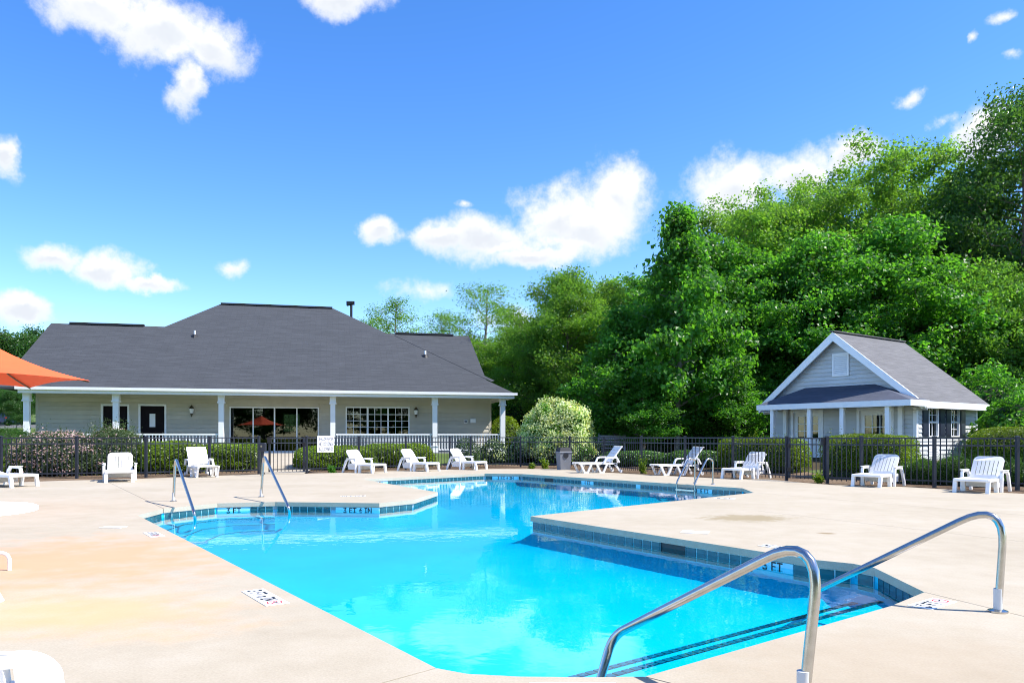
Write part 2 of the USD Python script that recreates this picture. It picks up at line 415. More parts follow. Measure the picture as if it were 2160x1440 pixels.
M['leaf_pale'] = leaf_mat('leaf_pale_green', [(0.0, (0.12, 0.28, 0.045)), (0.5, (0.23, 0.44, 0.07)), (1.0, (0.42, 0.60, 0.15))], 0.66)
M['leaf_dark'] = leaf_mat('leaf_dark_green', [(0.0, (0.05, 0.14, 0.03)), (0.6, (0.09, 0.23, 0.05)), (1.0, (0.19, 0.34, 0.08))], 0.6)
M['leaf_gloss'] = leaf_mat('leaf_glossy_green', [(0.0, (0.11, 0.28, 0.045)), (0.5, (0.24, 0.45, 0.07)), (1.0, (0.46, 0.62, 0.18))], 0.64, rough=0.3, spec=0.6)
M['leaf_hedge'] = leaf_mat('leaf_hedge_yellow_green', [(0.0, (0.13, 0.22, 0.012)), (0.5, (0.24, 0.36, 0.018)), (1.0, (0.38, 0.48, 0.05))], 0.4)
M['leaf_juniper'] = leaf_mat('leaf_juniper', [(0.0, (0.08, 0.19, 0.03)), (0.5, (0.14, 0.29, 0.05)), (1.0, (0.24, 0.40, 0.10))], 0.2)
M['leaf_grey'] = leaf_mat('leaf_grey_green', [(0.0, (0.05, 0.10, 0.04)), (0.6, (0.11, 0.18, 0.08)), (1.0, (0.26, 0.32, 0.18))], 0.35)
M['leaf_bronze'] = leaf_mat('leaf_bronze', [(0.0, (0.06, 0.10, 0.035)), (0.5, (0.15, 0.20, 0.08)), (1.0, (0.33, 0.29, 0.20))], 0.35)
M['petal_pink'] = leaf_mat('petal_pink', [(0.0, (0.52, 0.36, 0.37)), (1.0, (0.80, 0.70, 0.66))], 0.3)
M['petal_cream'] = leaf_mat('petal_cream', [(0.0, (0.55, 0.66, 0.36)), (1.0, (0.86, 0.90, 0.70))], 0.4)
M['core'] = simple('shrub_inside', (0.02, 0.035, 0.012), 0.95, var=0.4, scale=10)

# ------------------------------------------------------------------ pool outline and deck
pool_px = [(290, 1086), (345, 1072), (458, 1061), (580, 1058), (700, 1059.5), (800, 1060.5), (874, 1053.5), (924, 1037.5), (765, 1010.5), (1022, 998.3), (1100, 999), (1566, 1029), (1590, 1038.5),
           (1119, 1088), (1720, 1180), (1800, 1188), (1845, 1197), (1950, 1248), (1880, 1277), (1360, 1426), (1240, 1427), (1100, 1426), (985, 1420), (920, 1408)]
PP = np.array([G(*p)[:2] for p in pool_px])
pool = Polygon(PP)
wallpoly = pool.buffer(0.03, join_style=2)
WATER, FLOOR = -0.135, -0.45

edge_px = [(0, 1018), (120, 1013.5), (300, 1009), (450, 1003), (546, 1000), (640, 998.5), (740, 996), (880, 991), (1040, 988.5), (1175, 988.5), (1226, 993), (1331, 999), (1507, 1008), (1622, 1010.5), (1700, 1018), (1760, 1022.5), (1902, 1026), (2160, 1041)]
EDGE = np.array([G(*p)[:2] for p in edge_px])
lx = EDGE[0] + (EDGE[0] - EDGE[2]) * 3.0; rx = EDGE[-1] + (EDGE[-1] - EDGE[-2]) * 4.0
outer = Polygon([tuple(lx)] + [tuple(p) for p in EDGE] + [tuple(rx), (rx[0] + 1, -7.0), (lx[0] - 1, -7.0)])
deckpoly = outer.difference(pool)


def line(px, ext0=0.0, ext1=0.0, w=0.010):
    p = [G(*q)[:2] for q in px]; d0 = p[0] - p[1]; d0 /= np.linalg.norm(d0); d1 = p[-1] - p[-2]; d1 /= np.linalg.norm(d1)
    p = [p[0] + d0 * ext0] + p[1:-1] + [p[-1] + d1 * ext1]; return LineString(p).buffer(w / 2, cap_style=2)


joints = unary_union([line([(1590, 1038.5), (2160, 1086)], 0.05, 9), line([(1950, 1248), (2160, 1299)], 0.05, 9), line([(1119, 1088), (760, 1010)], 0, 0, 1e-4) if False else line([(1600, 1077), (2160, 1142)], 0.0, 9),
                      line([(920, 1408), (800, 1441)], 0.04, 6), line([(1360, 1426), (1440, 1446)], 0.04, 6), line([(345, 1072), (232, 1018)], 0.05, 1.2),
                      line([(924, 1037.5), (800, 1030), (640, 1010)], 0.03, 0.5, 0.006), line([(290, 1086), (0, 1120)], 0.04, 8, 0.007)])
deck = thing('pool_deck', None, None, kind='structure')
for p in polys(deckpoly.difference(joints)):
    obj('deck_slab', prism(p, -0.075, 0.0), M['deck'], deck)
obj('slab_base', prism(outer.difference(wallpoly), -0.14, -0.077), M['stone'], deck)

# ------------------------------------------------------------------ pool: basin, water, tiles, steps
swim = thing('swimming_pool', None, None, kind='structure')
wc = np.array(wallpoly.exterior.coords)[:-1]
if Polygon(wc).exterior.is_ccw is False: wc = wc[::-1]
COVE = 0.20
V, F = [], []
for i in range(len(wc)):
    a, b = wc[i], wc[(i + 1) % len(wc)]; k = len(V)
    V += [(a[0], a[1], -0.0755), (b[0], b[1], -0.0755), (b[0], b[1], FLOOR + COVE), (a[0], a[1], FLOOR + COVE)]; F += [[k, k + 1, k + 2], [k, k + 2, k + 3]]
obj('basin_wall', [(np.array(V), np.array(F)[:, ::-1])], M['plaster'], swim)
fx, fy = np.meshgrid(np.arange(*wallpoly.bounds[0::2], .13), np.arange(*wallpoly.bounds[1::2], .13)); fp = np.stack([fx.ravel(), fy.ravel()], 1)
fp = fp[shapely.contains(wallpoly.buffer(-.05), shapely.points(fp))]
eb = wallpoly.exterior.segmentize(.10); fp = np.vstack([fp, np.array(eb.coords)[:-1]]); ft = Delaunay(fp).simplices
ft = ft[shapely.contains(wallpoly.buffer(.004), shapely.points(fp[ft].mean(1)))]; fd = shapely.distance(shapely.points(fp), wallpoly.exterior)
fv = np.c_[fp, FLOOR + COVE * np.clip(1 - fd / .55, 0, 1) ** 2]; nz = np.cross(fv[ft[:, 1]] - fv[ft[:, 0]], fv[ft[:, 2]] - fv[ft[:, 0]])[:, 2]; ft[nz < 0] = ft[nz < 0][:, ::-1]
obj('basin_floor', [(fv, ft)], M['plaster'], swim, smooth=True)
water = obj('water', sheet(wallpoly.buffer(-0.001), WATER), M['water'], kind='structure')

edges = [(np.array(PP[i]), np.array(PP[(i + 1) % len(PP)])) for i in range(len(PP))]
ccw = Polygon(PP).exterior.is_ccw


def edge_frame(i):
    a, b = edges[i]; d = (b - a); L = np.linalg.norm(d); d = d / L
    n = np.array([-d[1], d[0]]) if ccw else np.array([d[1], -d[0]])       # into the pool
    return a, d, n, L


def along(i, px):
    """how far along edge i the line of sight of a photo column meets it"""
    a, d, n, L = edge_frame(i); k = (px - CX) / FPX
    return (k * a[1] - a[0]) / (d[0] - k * d[1])


def plate(i, s0, s1, z0, z1, t0, t1):
    a, d, n, L = edge_frame(i); p = a + n * (-0.03)
    c = [p + d * s0 + n * t0, p + d * s1 + n * t0, p + d * s1 + n * t1, p + d * s0 + n * t1]
    return prism(Polygon(c), z0, z1)


def letters(text, height, origin, xdir, updir, depth=0.002, bold=True, squeeze=1.0):
    m = meshkit.text_mesh(text, height, depth, bold=bold); v = np.array(m.vertices); f = np.array(m.faces)
    c = (v[:, 0].min() + v[:, 0].max()) / 2; v[:, 0] = (v[:, 0] - c) * squeeze; v[:, 1] -= height / 2
    x, u = np.array(xdir, float), np.array(updir, float); x /= np.linalg.norm(x); u /= np.linalg.norm(u); n = np.cross(x, u)
    return np.array(origin) + v[:, :1] * x + v[:, 1:2] * u + v[:, 2:] * n, f


# (edge, photo column of the centre, text, width in m)
marks = [(2, 478, '3 FT', .56), (4, 812, '3 FT 6 IN', .82), (9, 1066, '3 FT 6 IN', .86), (8, 790, '3 FT 6 IN', .86), (10, 1238, '4 FT', .52), (10, 1485, '5 FT', .46), (13, 1627, '3 FT', .50)]
skims = [(13, 1417, .42), (10, 1157, .42), (10, 1345, .16)]
TZ0, TZ1, PITCH = -0.235, -0.084, 0.156
count = 0
vis = [0, 1, 2, 3, 4, 5, 6, 8, 9, 10, 11, 13, 14, 15, 16]
for i in vis + [k for k in range(len(edges)) if k not in vis]:
    a, d, n, L = edge_frame(i); gaps = []
    for (e, px, txt, w) in marks:
        if e == i: s = along(i, px); s = min(max(s, w / 2), L - w / 2); gaps.append((s - w / 2, s + w / 2))
    for k, (e, px, w) in enumerate(skims):
        if e == i: s = along(i, px); gaps.append((s - w / 2, s + w / 2))
    free, s = [], 0.03
    for g0, g1 in sorted(gaps): free.append((s, g0)); s = g1
    free.append((s, L - 0.03))
    for f0, f1 in free:
        m = max(1, int(round((f1 - f0) / PITCH)))
        if f1 - f0 < 0.06: continue
        w = (f1 - f0) / m
        obj('grout_strip', plate(i, f0, f1, TZ0 - .006, TZ1 + .004, 0.001, 0.007), M['grout'], swim)
        for k in range(m):
            if count >= 298: break
            obj('waterline_tile', plate(i, f0 + k * w + .008, f0 + (k + 1) * w - .008, TZ0 + .002, TZ1 - .002, 0.002, 0.014), M['tile'], swim); count += 1
for (e, px, txt, w) in marks:
    a, d, n, L = edge_frame(e); s = min(max(along(e, px), w / 2), L - w / 2)
    t = obj('depth_tile', plate(e, s - w / 2 + .004, s + w / 2 - .004, TZ0, TZ1, 0.002, 0.014), M['marker_blue'], swim)
    o = a + d * s + n * (-0.03 + 0.0142); xd = -d if ccw else d
    if np.cross([xd[0], xd[1], 0], [0, 0, 1])[:2] @ n < 0: xd = -xd
    obj('lettering', [letters(txt, 0.092, (o[0], o[1], (TZ0 + TZ1) / 2 + .022), (xd[0], xd[1], 0), (0, 0, 1), squeeze=0.95)], M['letter'], t)
for k, (e, px, w) in enumerate(skims):
    s = along(e, px); a, d, n, L = edge_frame(e)
    if k == 2:
        obj('return_fitting', plate(e, s - w / 2, s + w / 2, TZ0, TZ1, 0.002, 0.012), M['marker_blue'], swim); continue
    t = obj('skimmer_mouth', plate(e, s - w / 2 + .01, s + w / 2 - .01, TZ0 + .01, TZ1, 0.0015, 0.004), M['black'], swim)
    obj('skimmer_frame', plate(e, s - w / 2, s - w / 2 + .012, TZ0, TZ1, .002, .014) + plate(e, s + w / 2 - .012, s + w / 2, TZ0, TZ1, .002, .014) + plate(e, s - w / 2 + .012, s + w / 2 - .012, TZ0, TZ0 + .014, .002, .014), M['tile'], t)


def nosing(lineg, z, name, dash, gap, wid, depth=0.012):
    out = 0
    for ls in getattr(lineg, 'geoms', [lineg]):
        s = 0.0
        while s < ls.length - dash and out < 150:
            p, q = np.array(ls.interpolate(s).coords[0]), np.array(ls.interpolate(s + dash).coords[0])
            obj(name, [beam((*p, z), (*q, z), wid, depth)], M['nosing'], swim); s += dash + gap; out += 1


right_edge = LineString([PP[19], PP[18]]); inner = wallpoly.buffer(-0.012)
for w, z in ((0.62, -0.215), (1.0, -0.33)):
    ext = LineString([PP[19] - (PP[18] - PP[19]) / np.linalg.norm(PP[18] - PP[19]) * 2.5, PP[18] + (PP[18] - PP[19]) / np.linalg.norm(PP[18] - PP[19]) * 1.5])
    reg = inner.intersection(ext.buffer(w, cap_style=2))
    obj('entry_step', prism(reg, FLOOR + .002, z), M['plaster'], swim)
    a, b = PP[19], PP[18]; d = (b - a) / np.linalg.norm(b - a); n = np.array([-d[1], d[0]])
    ln = LineString([a + n * (w - .03) - d * 2.0, b + n * (w - .03) + d * 1.5]).intersection(inner.buffer(-0.1))
    nosing(ln, z + .002, 'step_nosing_tile', 0.062, 0.012, 0.05)
left_edge = LineString(PP[0:4])
for w, z in ((0.40, -0.26), (0.72, -0.335), (1.04, -0.41)):
    reg = inner.intersection(left_edge.buffer(w, cap_style=2, join_style=2))
    obj('entry_step', prism(reg, FLOOR + .002, z), M['plaster'], swim)
    off = left_edge.offset_curve(-(w - .03)).intersection(inner.buffer(-.05))
    obj('step_edge_line', [beam((*p, z + .001), (*q, z + .001), .025, .008) for ls in getattr(off, 'geoms', [off]) for p, q in zip(list(ls.coords)[:-1], list(ls.coords)[1:])], M['nosing'], swim)

# ------------------------------------------------------------------ ground
HF = Frame(-1032 / FPX * 33.0, 33.0, math.radians(13.3))            # the clubhouse: u along its eaves
DECKIN = outer.buffer(-0.06)


def smooth01(t): t = np.clip(t, 0, 1); return t * t * (3 - 2 * t)


def height(x, y):
    x, y = np.asarray(x, float), np.asarray(y, float)
    dist = shapely.distance(shapely.points(x, y), outer)
    far = np.maximum(0, y - 46)
    left = smooth01((-x - 15) / 14)
    return -0.03 + 0.40 * smooth01((dist - 0.6) / 8.0) * (y > 5) + far * 0.045 + left * 0.6 * smooth01((dist - 6) / 22) + 0.05 * (meshkit.noise(np.stack([x * .3, y * .3, 0 * x], -1)) - .5) * smooth01(dist / 2)


axx = np.concatenate([np.linspace(-400, -70, 14), np.arange(-60, 60, 1.1), np.linspace(70, 400, 14)])
axy = np.concatenate([np.linspace(-300, -20, 9), np.arange(-12, 62, 1.1), np.linspace(66, 130, 14), np.linspace(150, 900, 12)])
gx, gy = np.meshgrid(axx, axy); pts = np.stack([gx.ravel(), gy.ravel()], 1)
bp = [np.array(DECKIN.exterior.interpolate(s).coords[0]) for s in np.arange(0, DECKIN.exterior.length, 0.7)]
pts = pts[shapely.distance(shapely.points(pts), DECKIN.exterior) > 0.35]
pts = np.vstack([pts, bp]); tri = Delaunay(pts).simplices
cen = pts[tri].mean(1); tri = tri[~shapely.contains(DECKIN, shapely.points(cen))]; cen = pts[tri].mean(1)
gv = np.c_[pts, height(pts[:, 0], pts[:, 1])]
nz = np.cross(gv[tri[:, 1]] - gv[tri[:, 0]], gv[tri[:, 2]] - gv[tri[:, 0]])[:, 2]; tri[nz < 0] = tri[nz < 0][:, ::-1]
dd = shapely.distance(shapely.points(cen), outer)
is_mulch = (dd < 3.2) & (cen[:, 1] > 8); is_wood = (~is_mulch) & (cen[:, 0] > 0.38 * (cen[:, 1] - 37) + 2.0) & (cen[:, 1] > 24) & (cen[:, 0] < 70) & (cen[:, 1] < 90)
is_road = (cen[:, 0] < -38) & (cen[:, 1] > 68) & (cen[:, 1] < 78) & (cen[:, 0] > -80)
for name, sel, mat in (('mulch_bed', is_mulch, 'mulch'), ('forest_floor', is_wood, 'forest'), ('parking_lot', is_road, 'asphalt'), ('lawn', ~(is_mulch | is_wood | is_road), 'grass')):
    f = tri[sel]; u, inv = np.unique(f, return_inverse=True)
    obj(name, [(gv[u], inv.reshape(-1, 3))], M[mat], kind='structure', smooth=True)


def ground(x, y): return float(height(np.array([x]), np.array([y]))[0])


# the path from the deck through the left gate up to the porch
pa, pb = G(560, 1000)[:2], G(640, 999)[:2]
qa, qb = HF.world((9.6, -0.2, 0))[:2], HF.world((13.2, -0.2, 0))[:2]
k = 9; V, F = [], []
for i in range(k):
    t = i / (k - 1)
    for p in (pa + (qa - pa) * t, pb + (qb - pb) * t): V.append((p[0], p[1], ground(*p) + 0.035))
    if i: F += [[2 * i - 2, 2 * i - 1, 2 * i + 1], [2 * i - 2, 2 * i + 1, 2 * i]]
obj('footpath', [(np.array(V), np.array(F))], M['deck'], kind='structure')


# ------------------------------------------------------------------ walls with openings, siding boards, windows
def wall_panel(name, parent, axis, pos, a0, a1, z0, z1, openings, thick, mat, outline=None):
    """a flat wall in a local frame: axis 'v' stands at v = pos facing -v; axis 'u' stands at u = pos facing +u. openings: (a0, a1, z0, z1)"""
    g = outline if outline is not None else sbox(a0, z0, a1, z1)
    for o in openings: g = g.difference(sbox(o[0], o[2], o[1], o[3]))
    out = []
    for m in prism(g, 0, thick):
        v = np.array(m.vertices)
        w = np.stack([v[:, 0], pos + v[:, 2], v[:, 1]], 1) if axis == 'v' else np.stack([pos - v[:, 2], v[:, 0], v[:, 1]], 1)
        f = np.array(m.faces); mm = trimesh.Trimesh(w, f, process=False); mm.fix_normals(); out.append(mm)
    return obj(name, out, mat, parent)


def siding(parent, axis, pos, a0, a1, z0, z1, openings, exposure, mat, gable=None):
    """clapboards: each course is cut by the openings and every board is a piece of its own; gable(z) -> (a0, a1) narrows the courses"""
    z = z0
    while z < z1 - 0.03:
        zt = min(z + exposure, z1); lo, hi = (a0, a1) if gable is None else gable(zt - 0.01)
        spans = [(lo, hi)]
        for o in openings:
            if o[2] < zt - .02 and o[3] > z + .02:
                spans = [q for s in spans for q in ((s[0], min(s[1], o[0])), (max(s[0], o[1]), s[1])) if q[1] - q[0] > .02]
        for s0, s1 in spans:
            if s1 - s0 < .03: continue
            n = max(1, int((s1 - s0) / 4.2)); cuts = np.linspace(s0, s1, n + 1)
            if n > 1: cuts[1:-1] += np.random.uniform(-.8, .8, n - 1)
            for p, q in zip(cuts[:-1], cuts[1:]):
                prof = [(0.001, z), (0.034, z), (0.006, zt - .010), (0.001, zt - .010)]
                ends = [p + .001, q - .001]
                if axis == 'v': pts_ = [(e, pos - t, w) for e in ends for t, w in prof]
                else: pts_ = [(pos + t, e, w) for e in ends for t, w in prof]
                obj('siding_board', [hull(pts_)], mat, parent)
        z = zt


def bar(axis, pos, a0, a1, z0, z1, t0, t1):
    """a box on a wall: t0..t1 is how far it stands out of the wall"""
    return box(a0, a1, pos - t1, pos - t0, z0, z1) if axis == 'v' else box(pos + t0, pos + t1, a0, a1, z0, z1)


def lights(axis, pos, win, a0, a1, z0, z1, nx, nz, fr, parent_mat, out=0.03, mb=0.022):
    """pane and glazing bars inside a window or door part"""
    for k in range(1, nx): x = a0 + (a1 - a0) * k / nx; obj('glazing_bar', [bar(axis, pos, x - mb / 2, x + mb / 2, z0, z1, out - .034, out - .012)], parent_mat, win)
    for k in range(1, nz): z = z0 + (z1 - z0) * k / nz; obj('glazing_bar', [bar(axis, pos, a0, a1, z - mb / 2, z + mb / 2, out - .032, out - .014)], parent_mat, win)
    obj('pane', [bar(axis, pos, a0, a1, z0, z1, out - .042, out - .037)], M['glass'], win)


def casing(axis, pos, a0, a1, z0, z1, w, t0, t1, sill=True):
    o = [bar(axis, pos, a0, a0 + w, z0, z1 - w, t0, t1), bar(axis, pos, a1 - w, a1, z0, z1 - w, t0, t1), bar(axis, pos, a0, a1, z1 - w, z1, t0, t1 + .004)]
    if sill: o.append(bar(axis, pos, a0 + w, a1 - w, z0, z0 + w, t0, t1))
    return o


# ------------------------------------------------------------------ the clubhouse
house = thing('clubhouse', 'long grey clubhouse with dark shingle roof and white columned porch', 'house', HF.o, HF.a)
EAVE = EYE + (HY - 815) / FPX * 33.0; PIT = 0.57; FLOORH = 0.42; WV = 2.1; BACK = 12.5
def roof_at(px, py): return HF.solve(px, py, (0, -PIT, 1), EAVE)
ur = HF.onv(1085, 829, 0)[0]
r_l, r_r = roof_at(110, 679), roof_at(990, 711)
vw = (r_l[1] + r_r[1]) / 2; zw = EAVE + PIT * vw
ul, ug = -0.2, r_r[0]
c_l, c_r = roof_at(465, 640), roof_at(703, 652); vc = (c_l[1] + c_r[1]) / 2; zc = EAVE + PIT * vc
h_l, h_r = roof_at(318, 688), roof_at(835, 707)
def to_eave(a, b): k = (a[1] - 0) / (a[1] - b[1]); return a + (b - a) * k
e_l, e_r = to_eave(c_l, h_l), to_eave(c_r, h_r)
TH = 0.10
def slab_pts(ps): return ps
wing = hull([(r_l[0], 0, EAVE), (ug, 0, EAVE), (r_l[0], vw, zw), (ug, vw, zw), (r_l[0], 2 * vw, EAVE), (ug, 2 * vw, EAVE), (r_l[0], 0, EAVE - TH), (ug, 0, EAVE - TH), (r_l[0], 2 * vw, EAVE - TH), (ug, 2 * vw, EAVE - TH)])
cen_roof = hull([(c_l[0], vc, zc), (c_r[0], vc, zc), (max(e_l[0], ul), 0, EAVE), (min(e_r[0], ur), 0, EAVE), (max(e_l[0], ul), 2 * vc, EAVE), (min(e_r[0], ur), 2 * vc, EAVE), (max(e_l[0], ul), 0, EAVE - TH), (min(e_r[0], ur), 0, EAVE - TH), (max(e_l[0], ul), 2 * vc, EAVE - TH), (min(e_r[0], ur), 2 * vc, EAVE - TH)])
brk = roof_at(1046, 806)[1]
def skirt(u_in, u_out):
    zb = EAVE + PIT * brk
    return hull([(u_out, 0, EAVE), (u_out, 2 * vw, EAVE), (u_in, 0, EAVE), (u_in, 2 * vw, EAVE), (u_in, brk, zb), (u_in, 2 * vw - brk, zb)] + [(u, v, EAVE - TH) for u in (u_in, u_out) for v in (0, 2 * vw)])
M['shingle'] = shingle_mat('roof_shingles', HF.a, (0.050, 0.055, 0.063))
roof_m = wing + cen_roof + skirt(ug - .01, ur)
if r_l[0] > ul + .1: roof_m = roof_m + skirt(r_l[0] + .01, ul)
roof = obj('roof', [roof_m], M['shingle'], house)
RB = EAVE - TH
obj('porch_ceiling', [box(ul + .12, ur - .12, 0.12, 2 * vw - .12, RB - .03, RB - .002)], M['white'], house)
def ridge_vent(pa_, pb_, v, z):
    return [beam((pa_, v, z + .03), (pb_, v, z + .03), .28, .09)]
u0, u1 = roof_at(150, 680)[0], roof_at(305, 687)[0]; obj('ridge_vent', ridge_vent(u0, u1, vw, zw), M['black'], roof)
obj('ridge_vent', ridge_vent(c_l[0] + .05, c_r[0] - .05, vc, zc), M['black'], roof)
u0, u1 = roof_at(835, 707)[0], roof_at(957, 711)[0]; obj('ridge_vent', ridge_vent(u0, u1, vw, zw), M['black'], roof)
for a, b in ((411, 709), (897, 751)):
    p = roof_at(a, b); v = obj('vent_pipe', [cyl((p[0], p[1], p[2] - .1), (p[0], p[1], p[2] + .30), .05)], M['white'], roof, smooth=30)
    obj('pipe_boot', [tube([(p[0], p[1], p[2] - .12), (p[0], p[1], p[2] + .06), (p[0], p[1], p[2] + .10)], [.21, .15, .06])], M['black'], v, smooth=30)
hc = roof_at(1040, 804); obj('hip_cap', [beam(h_r + np.array([0, 0, .012]), hc + np.array([0, 0, .012]), .22, .012, (0, -PIT, 1))], M['shingle'], roof)
obj('gutter', [beam((ul - .08, -.075, EAVE - .055), (ur + .13, -.075, EAVE - .055), .12, .13)], M['white'], house)
obj('gutter', [beam((ur + .07, -.02, EAVE - .055), (ur + .07, 2 * vw, EAVE - .055), .12, .128)], M['white'], house)
obj('fascia', [box(ul, ur, .002, .12, RB - .17, RB - .001)], M['white'], house)
obj('fascia', [box(ur - .118, ur, .122, 2 * vw, RB - .17, RB - .001)], M['white'], house)
wl, wr = HF.onv(77, 870, WV)[0], HF.onv(1035, 870, WV)[0]
ops, win = [], []
def rect(p0, p1, y0, y1=None):
    a, b = HF.onv(p0, y0, WV), HF.onv(p1, y0, WV); zb = FLOORH if y1 is None else HF.onv((p0 + p1) / 2, y1, WV)[1]; return a[0], b[0], zb, (a[1] + b[1]) / 2
D1, D2, SL, TW = rect(213, 273, 852), rect(292, 351, 852), rect(484, 673, 858), rect(729, 864, 857.5, 917)
ops = [D1, D2, SL, TW]
w = wall_panel('wall', house, 'v', WV, wl, wr, FLOORH, RB - .03, ops, .16, M['siding'])
siding(w, 'v', WV, wl + .1, wr - .1, FLOORH, RB - .03, ops, .20, M['siding'])
obj('corner_board', [box(wr - .1, wr + .028, WV - .03, WV + .09, FLOORH, RB - .03)], M['siding'], w); obj('corner_board', [box(wl - .028, wl + .1, WV - .03, WV + .09, FLOORH, RB - .03)], M['siding'], w)
w2 = wall_panel('wall', house, 'u', wr, WV + .162, BACK, 0.0, RB - .03, [], .16, M['siding'])
siding(w2, 'u', wr, WV + .162, BACK, 0.1, RB - .03, [], .178, M['siding'])
obj('wall', [box(wl, wl + .16, WV + .162, BACK, 0, RB - .03)], M['siding'], house)
bw0, bw1 = HF.onv(597, 870, BACK)[0], HF.onv(633, 870, BACK)[0]; bz0, bz1 = HF.onv(615, 911, BACK)[1], HF.onv(615, 872, BACK)[1]
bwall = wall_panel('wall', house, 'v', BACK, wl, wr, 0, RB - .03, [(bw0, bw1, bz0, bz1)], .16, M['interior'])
bwin = obj('window', casing('v', BACK, bw0, bw1, bz0, bz1, .05, -.1, .02), M['white'], bwall and house); lights('v', BACK, bwin, bw0 + .05, bw1 - .05, bz0 + .05, bz1 - .05, 3, 4, .05, M['white'], -.02)
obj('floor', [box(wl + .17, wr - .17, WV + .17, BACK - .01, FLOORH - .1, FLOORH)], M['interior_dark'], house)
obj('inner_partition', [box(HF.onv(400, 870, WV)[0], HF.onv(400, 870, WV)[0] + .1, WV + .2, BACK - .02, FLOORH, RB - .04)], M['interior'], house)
obj('porch_floor', [box(ul + .3, ur - .3, .18, WV - .001, -.15, FLOORH), box(ur - 1.6, ur - .3, WV, 8, -.15, FLOORH) if False else box(wr + .03, ur - .3, WV, 8, -.15, FLOORH)], M['stone'], house)
for i, D in enumerate((D1, D2)):
    d = obj('door', [bar('v', WV, D[0] + .085, D[1] - .085, D[2] + .02, D[3] - .09, -.10, -.05)], M['door_dark'], house)
    obj('door_frame', casing('v', WV, *D, .085, -.12, .03, sill=False), M['white'], d)
    obj('door_knob', [m3.Manifold.sphere(.035, 12).translate([D[1] - .16, WV + .03, D[2] + .95])], M['steel'], d, smooth=True)
    for zc_ in (.30, .62):
        pz = D[2] + (D[3] - D[2]) * zc_
        if i == 0: obj('door_panel', [bar('v', WV, D[0] + .2, D[1] - .2, pz - .22, pz + .22, -.05, -.035)], M['door_dark'], d)
    if i == 1:
        a, b = HF.onv(315, 872, WV), HF.onv(327, 900, WV); obj('paper_notice', [bar('v', WV, a[0], b[0], b[1], a[1], -.048, -.045)], M['marker'], d)
sl = obj('sliding_door', casing('v', WV, *SL, .06, -.10, .03), M['white'], house)
xs = [SL[0]] + [HF.onv(p, 870, WV)[0] for p in (534, 579, 626)] + [SL[1]]
for k in range(4):
    lo, hi = xs[k] + (.06 if k == 0 else .03), xs[k + 1] - (.06 if k == 3 else .03)
    if k: obj('sliding_stile', [bar('v', WV, xs[k] - .03, xs[k] + .03, SL[2] + .06, SL[3] - .06, -.09, .0)], M['white'], sl)
    obj('pane', [bar('v', WV, lo, hi, SL[2] + .06, SL[3] - .06, -.05, -.044)], M['glass'], sl)
tw = obj('window', casing('v', WV, *TW, .07, -.08, .03), M['white'], house, label='triple window with white glazing bars')
cw = (TW[1] - TW[0] - .14) / 3
for k in range(3):
    lo = TW[0] + .07 + k * cw
    if k: obj('mullion', [bar('v', WV, lo - .045, lo + .045, TW[2] + .07, TW[3] - .07, -.08, .018)], M['white'], tw)
    lights('v', WV, tw, lo + (.045 if k else 0), lo + cw - (.045 if k < 2 else 0), TW[2] + .07, TW[3] - .07, 3, 4, .04, M['white'], .0, .028)
for a, b in ((405, 867), (877, 870)):
    u, z = HF.onv(a, b, WV); l = obj('wall_lantern', [hull([(u + .07 * math.cos(t), WV - .12 + .07 * math.sin(t), z + s) for t in np.arange(0, 6.28, 1.047) for s in (-.10,)] + [(u + .10 * math.cos(t), WV - .12 + .10 * math.sin(t), z + .12) for t in np.arange(0, 6.28, 1.047)])], M['marker'], house)
    obj('lantern_cap', [tube([(u, WV - .12, z + .122), (u, WV - .12, z + .20), (u, WV - .12, z + .30)], [.13, .08, .01], 8)], M['bronze'], l)
    obj('lantern_tail', [tube([(u, WV - .12, z - .102), (u, WV - .12, z - .16), (u, WV - .12, z - .27)], [.075, .05, .012], 8), box(u - .05, u + .05, WV - .12, WV - .025, z - .12, z - .06)], M['bronze'], l)
for (a0, a1, b0, b1, mt) in ((978, 985, 885, 892, 'white'), (991, 1003, 882, 892, 'siding2')):
    p, q = HF.onv(a0, b0, WV), HF.onv(a1, b1, WV); mb = obj('utility_box', [bar('v', WV, p[0], q[0], q[1], p[1], .02, .12)], M[mt], house)
    obj('box_lid', [bar('v', WV, p[0] + .02, q[0] - .02, q[1] + .03, p[1] - .03, .122, .135)], M['grey_plastic' if mt == 'white' else 'marker'], mb)
cols = [HF.onv(p, 860, .45)[0] for p in (57, 245, 467, 702, 917, 1060)]
for u in cols:
    c = obj('porch_column', [box(u - .115, u + .115, .335, .565, FLOORH + .32, RB - .50)], M['white'], house)
    obj('column_cap', [box(u - .14, u + .14, .31, .59, RB - .50, RB - .031), box(u - .17, u + .17, .28, .62, RB - .52, RB - .46)], M['white'], c)
    obj('column_base', [box(u - .15, u + .15, .30, .60, FLOORH, FLOORH + .30), box(u - .17, u + .17, .28, .62, FLOORH + .28, FLOORH + .33)], M['white'], c)
nb = 0
for i in (0, 1, 3, 4):
    a, b = cols[i] + .151, cols[i + 1] - .151
    r = obj('porch_railing', [box(a, b, .40, .50, FLOORH + .84, FLOORH + .91)], M['white'], house)
    obj('lower_rail', [box(a, b, .42, .48, FLOORH + .09, FLOORH + .15)], M['white'], r)
    n = int((b - a) / .14)
    for k in range(n):
        x = a + (k + .5) * (b - a) / n; obj('baluster', [box(x - .022, x + .022, .43, .47, FLOORH + .15, FLOORH + .84)], M['white'], r)

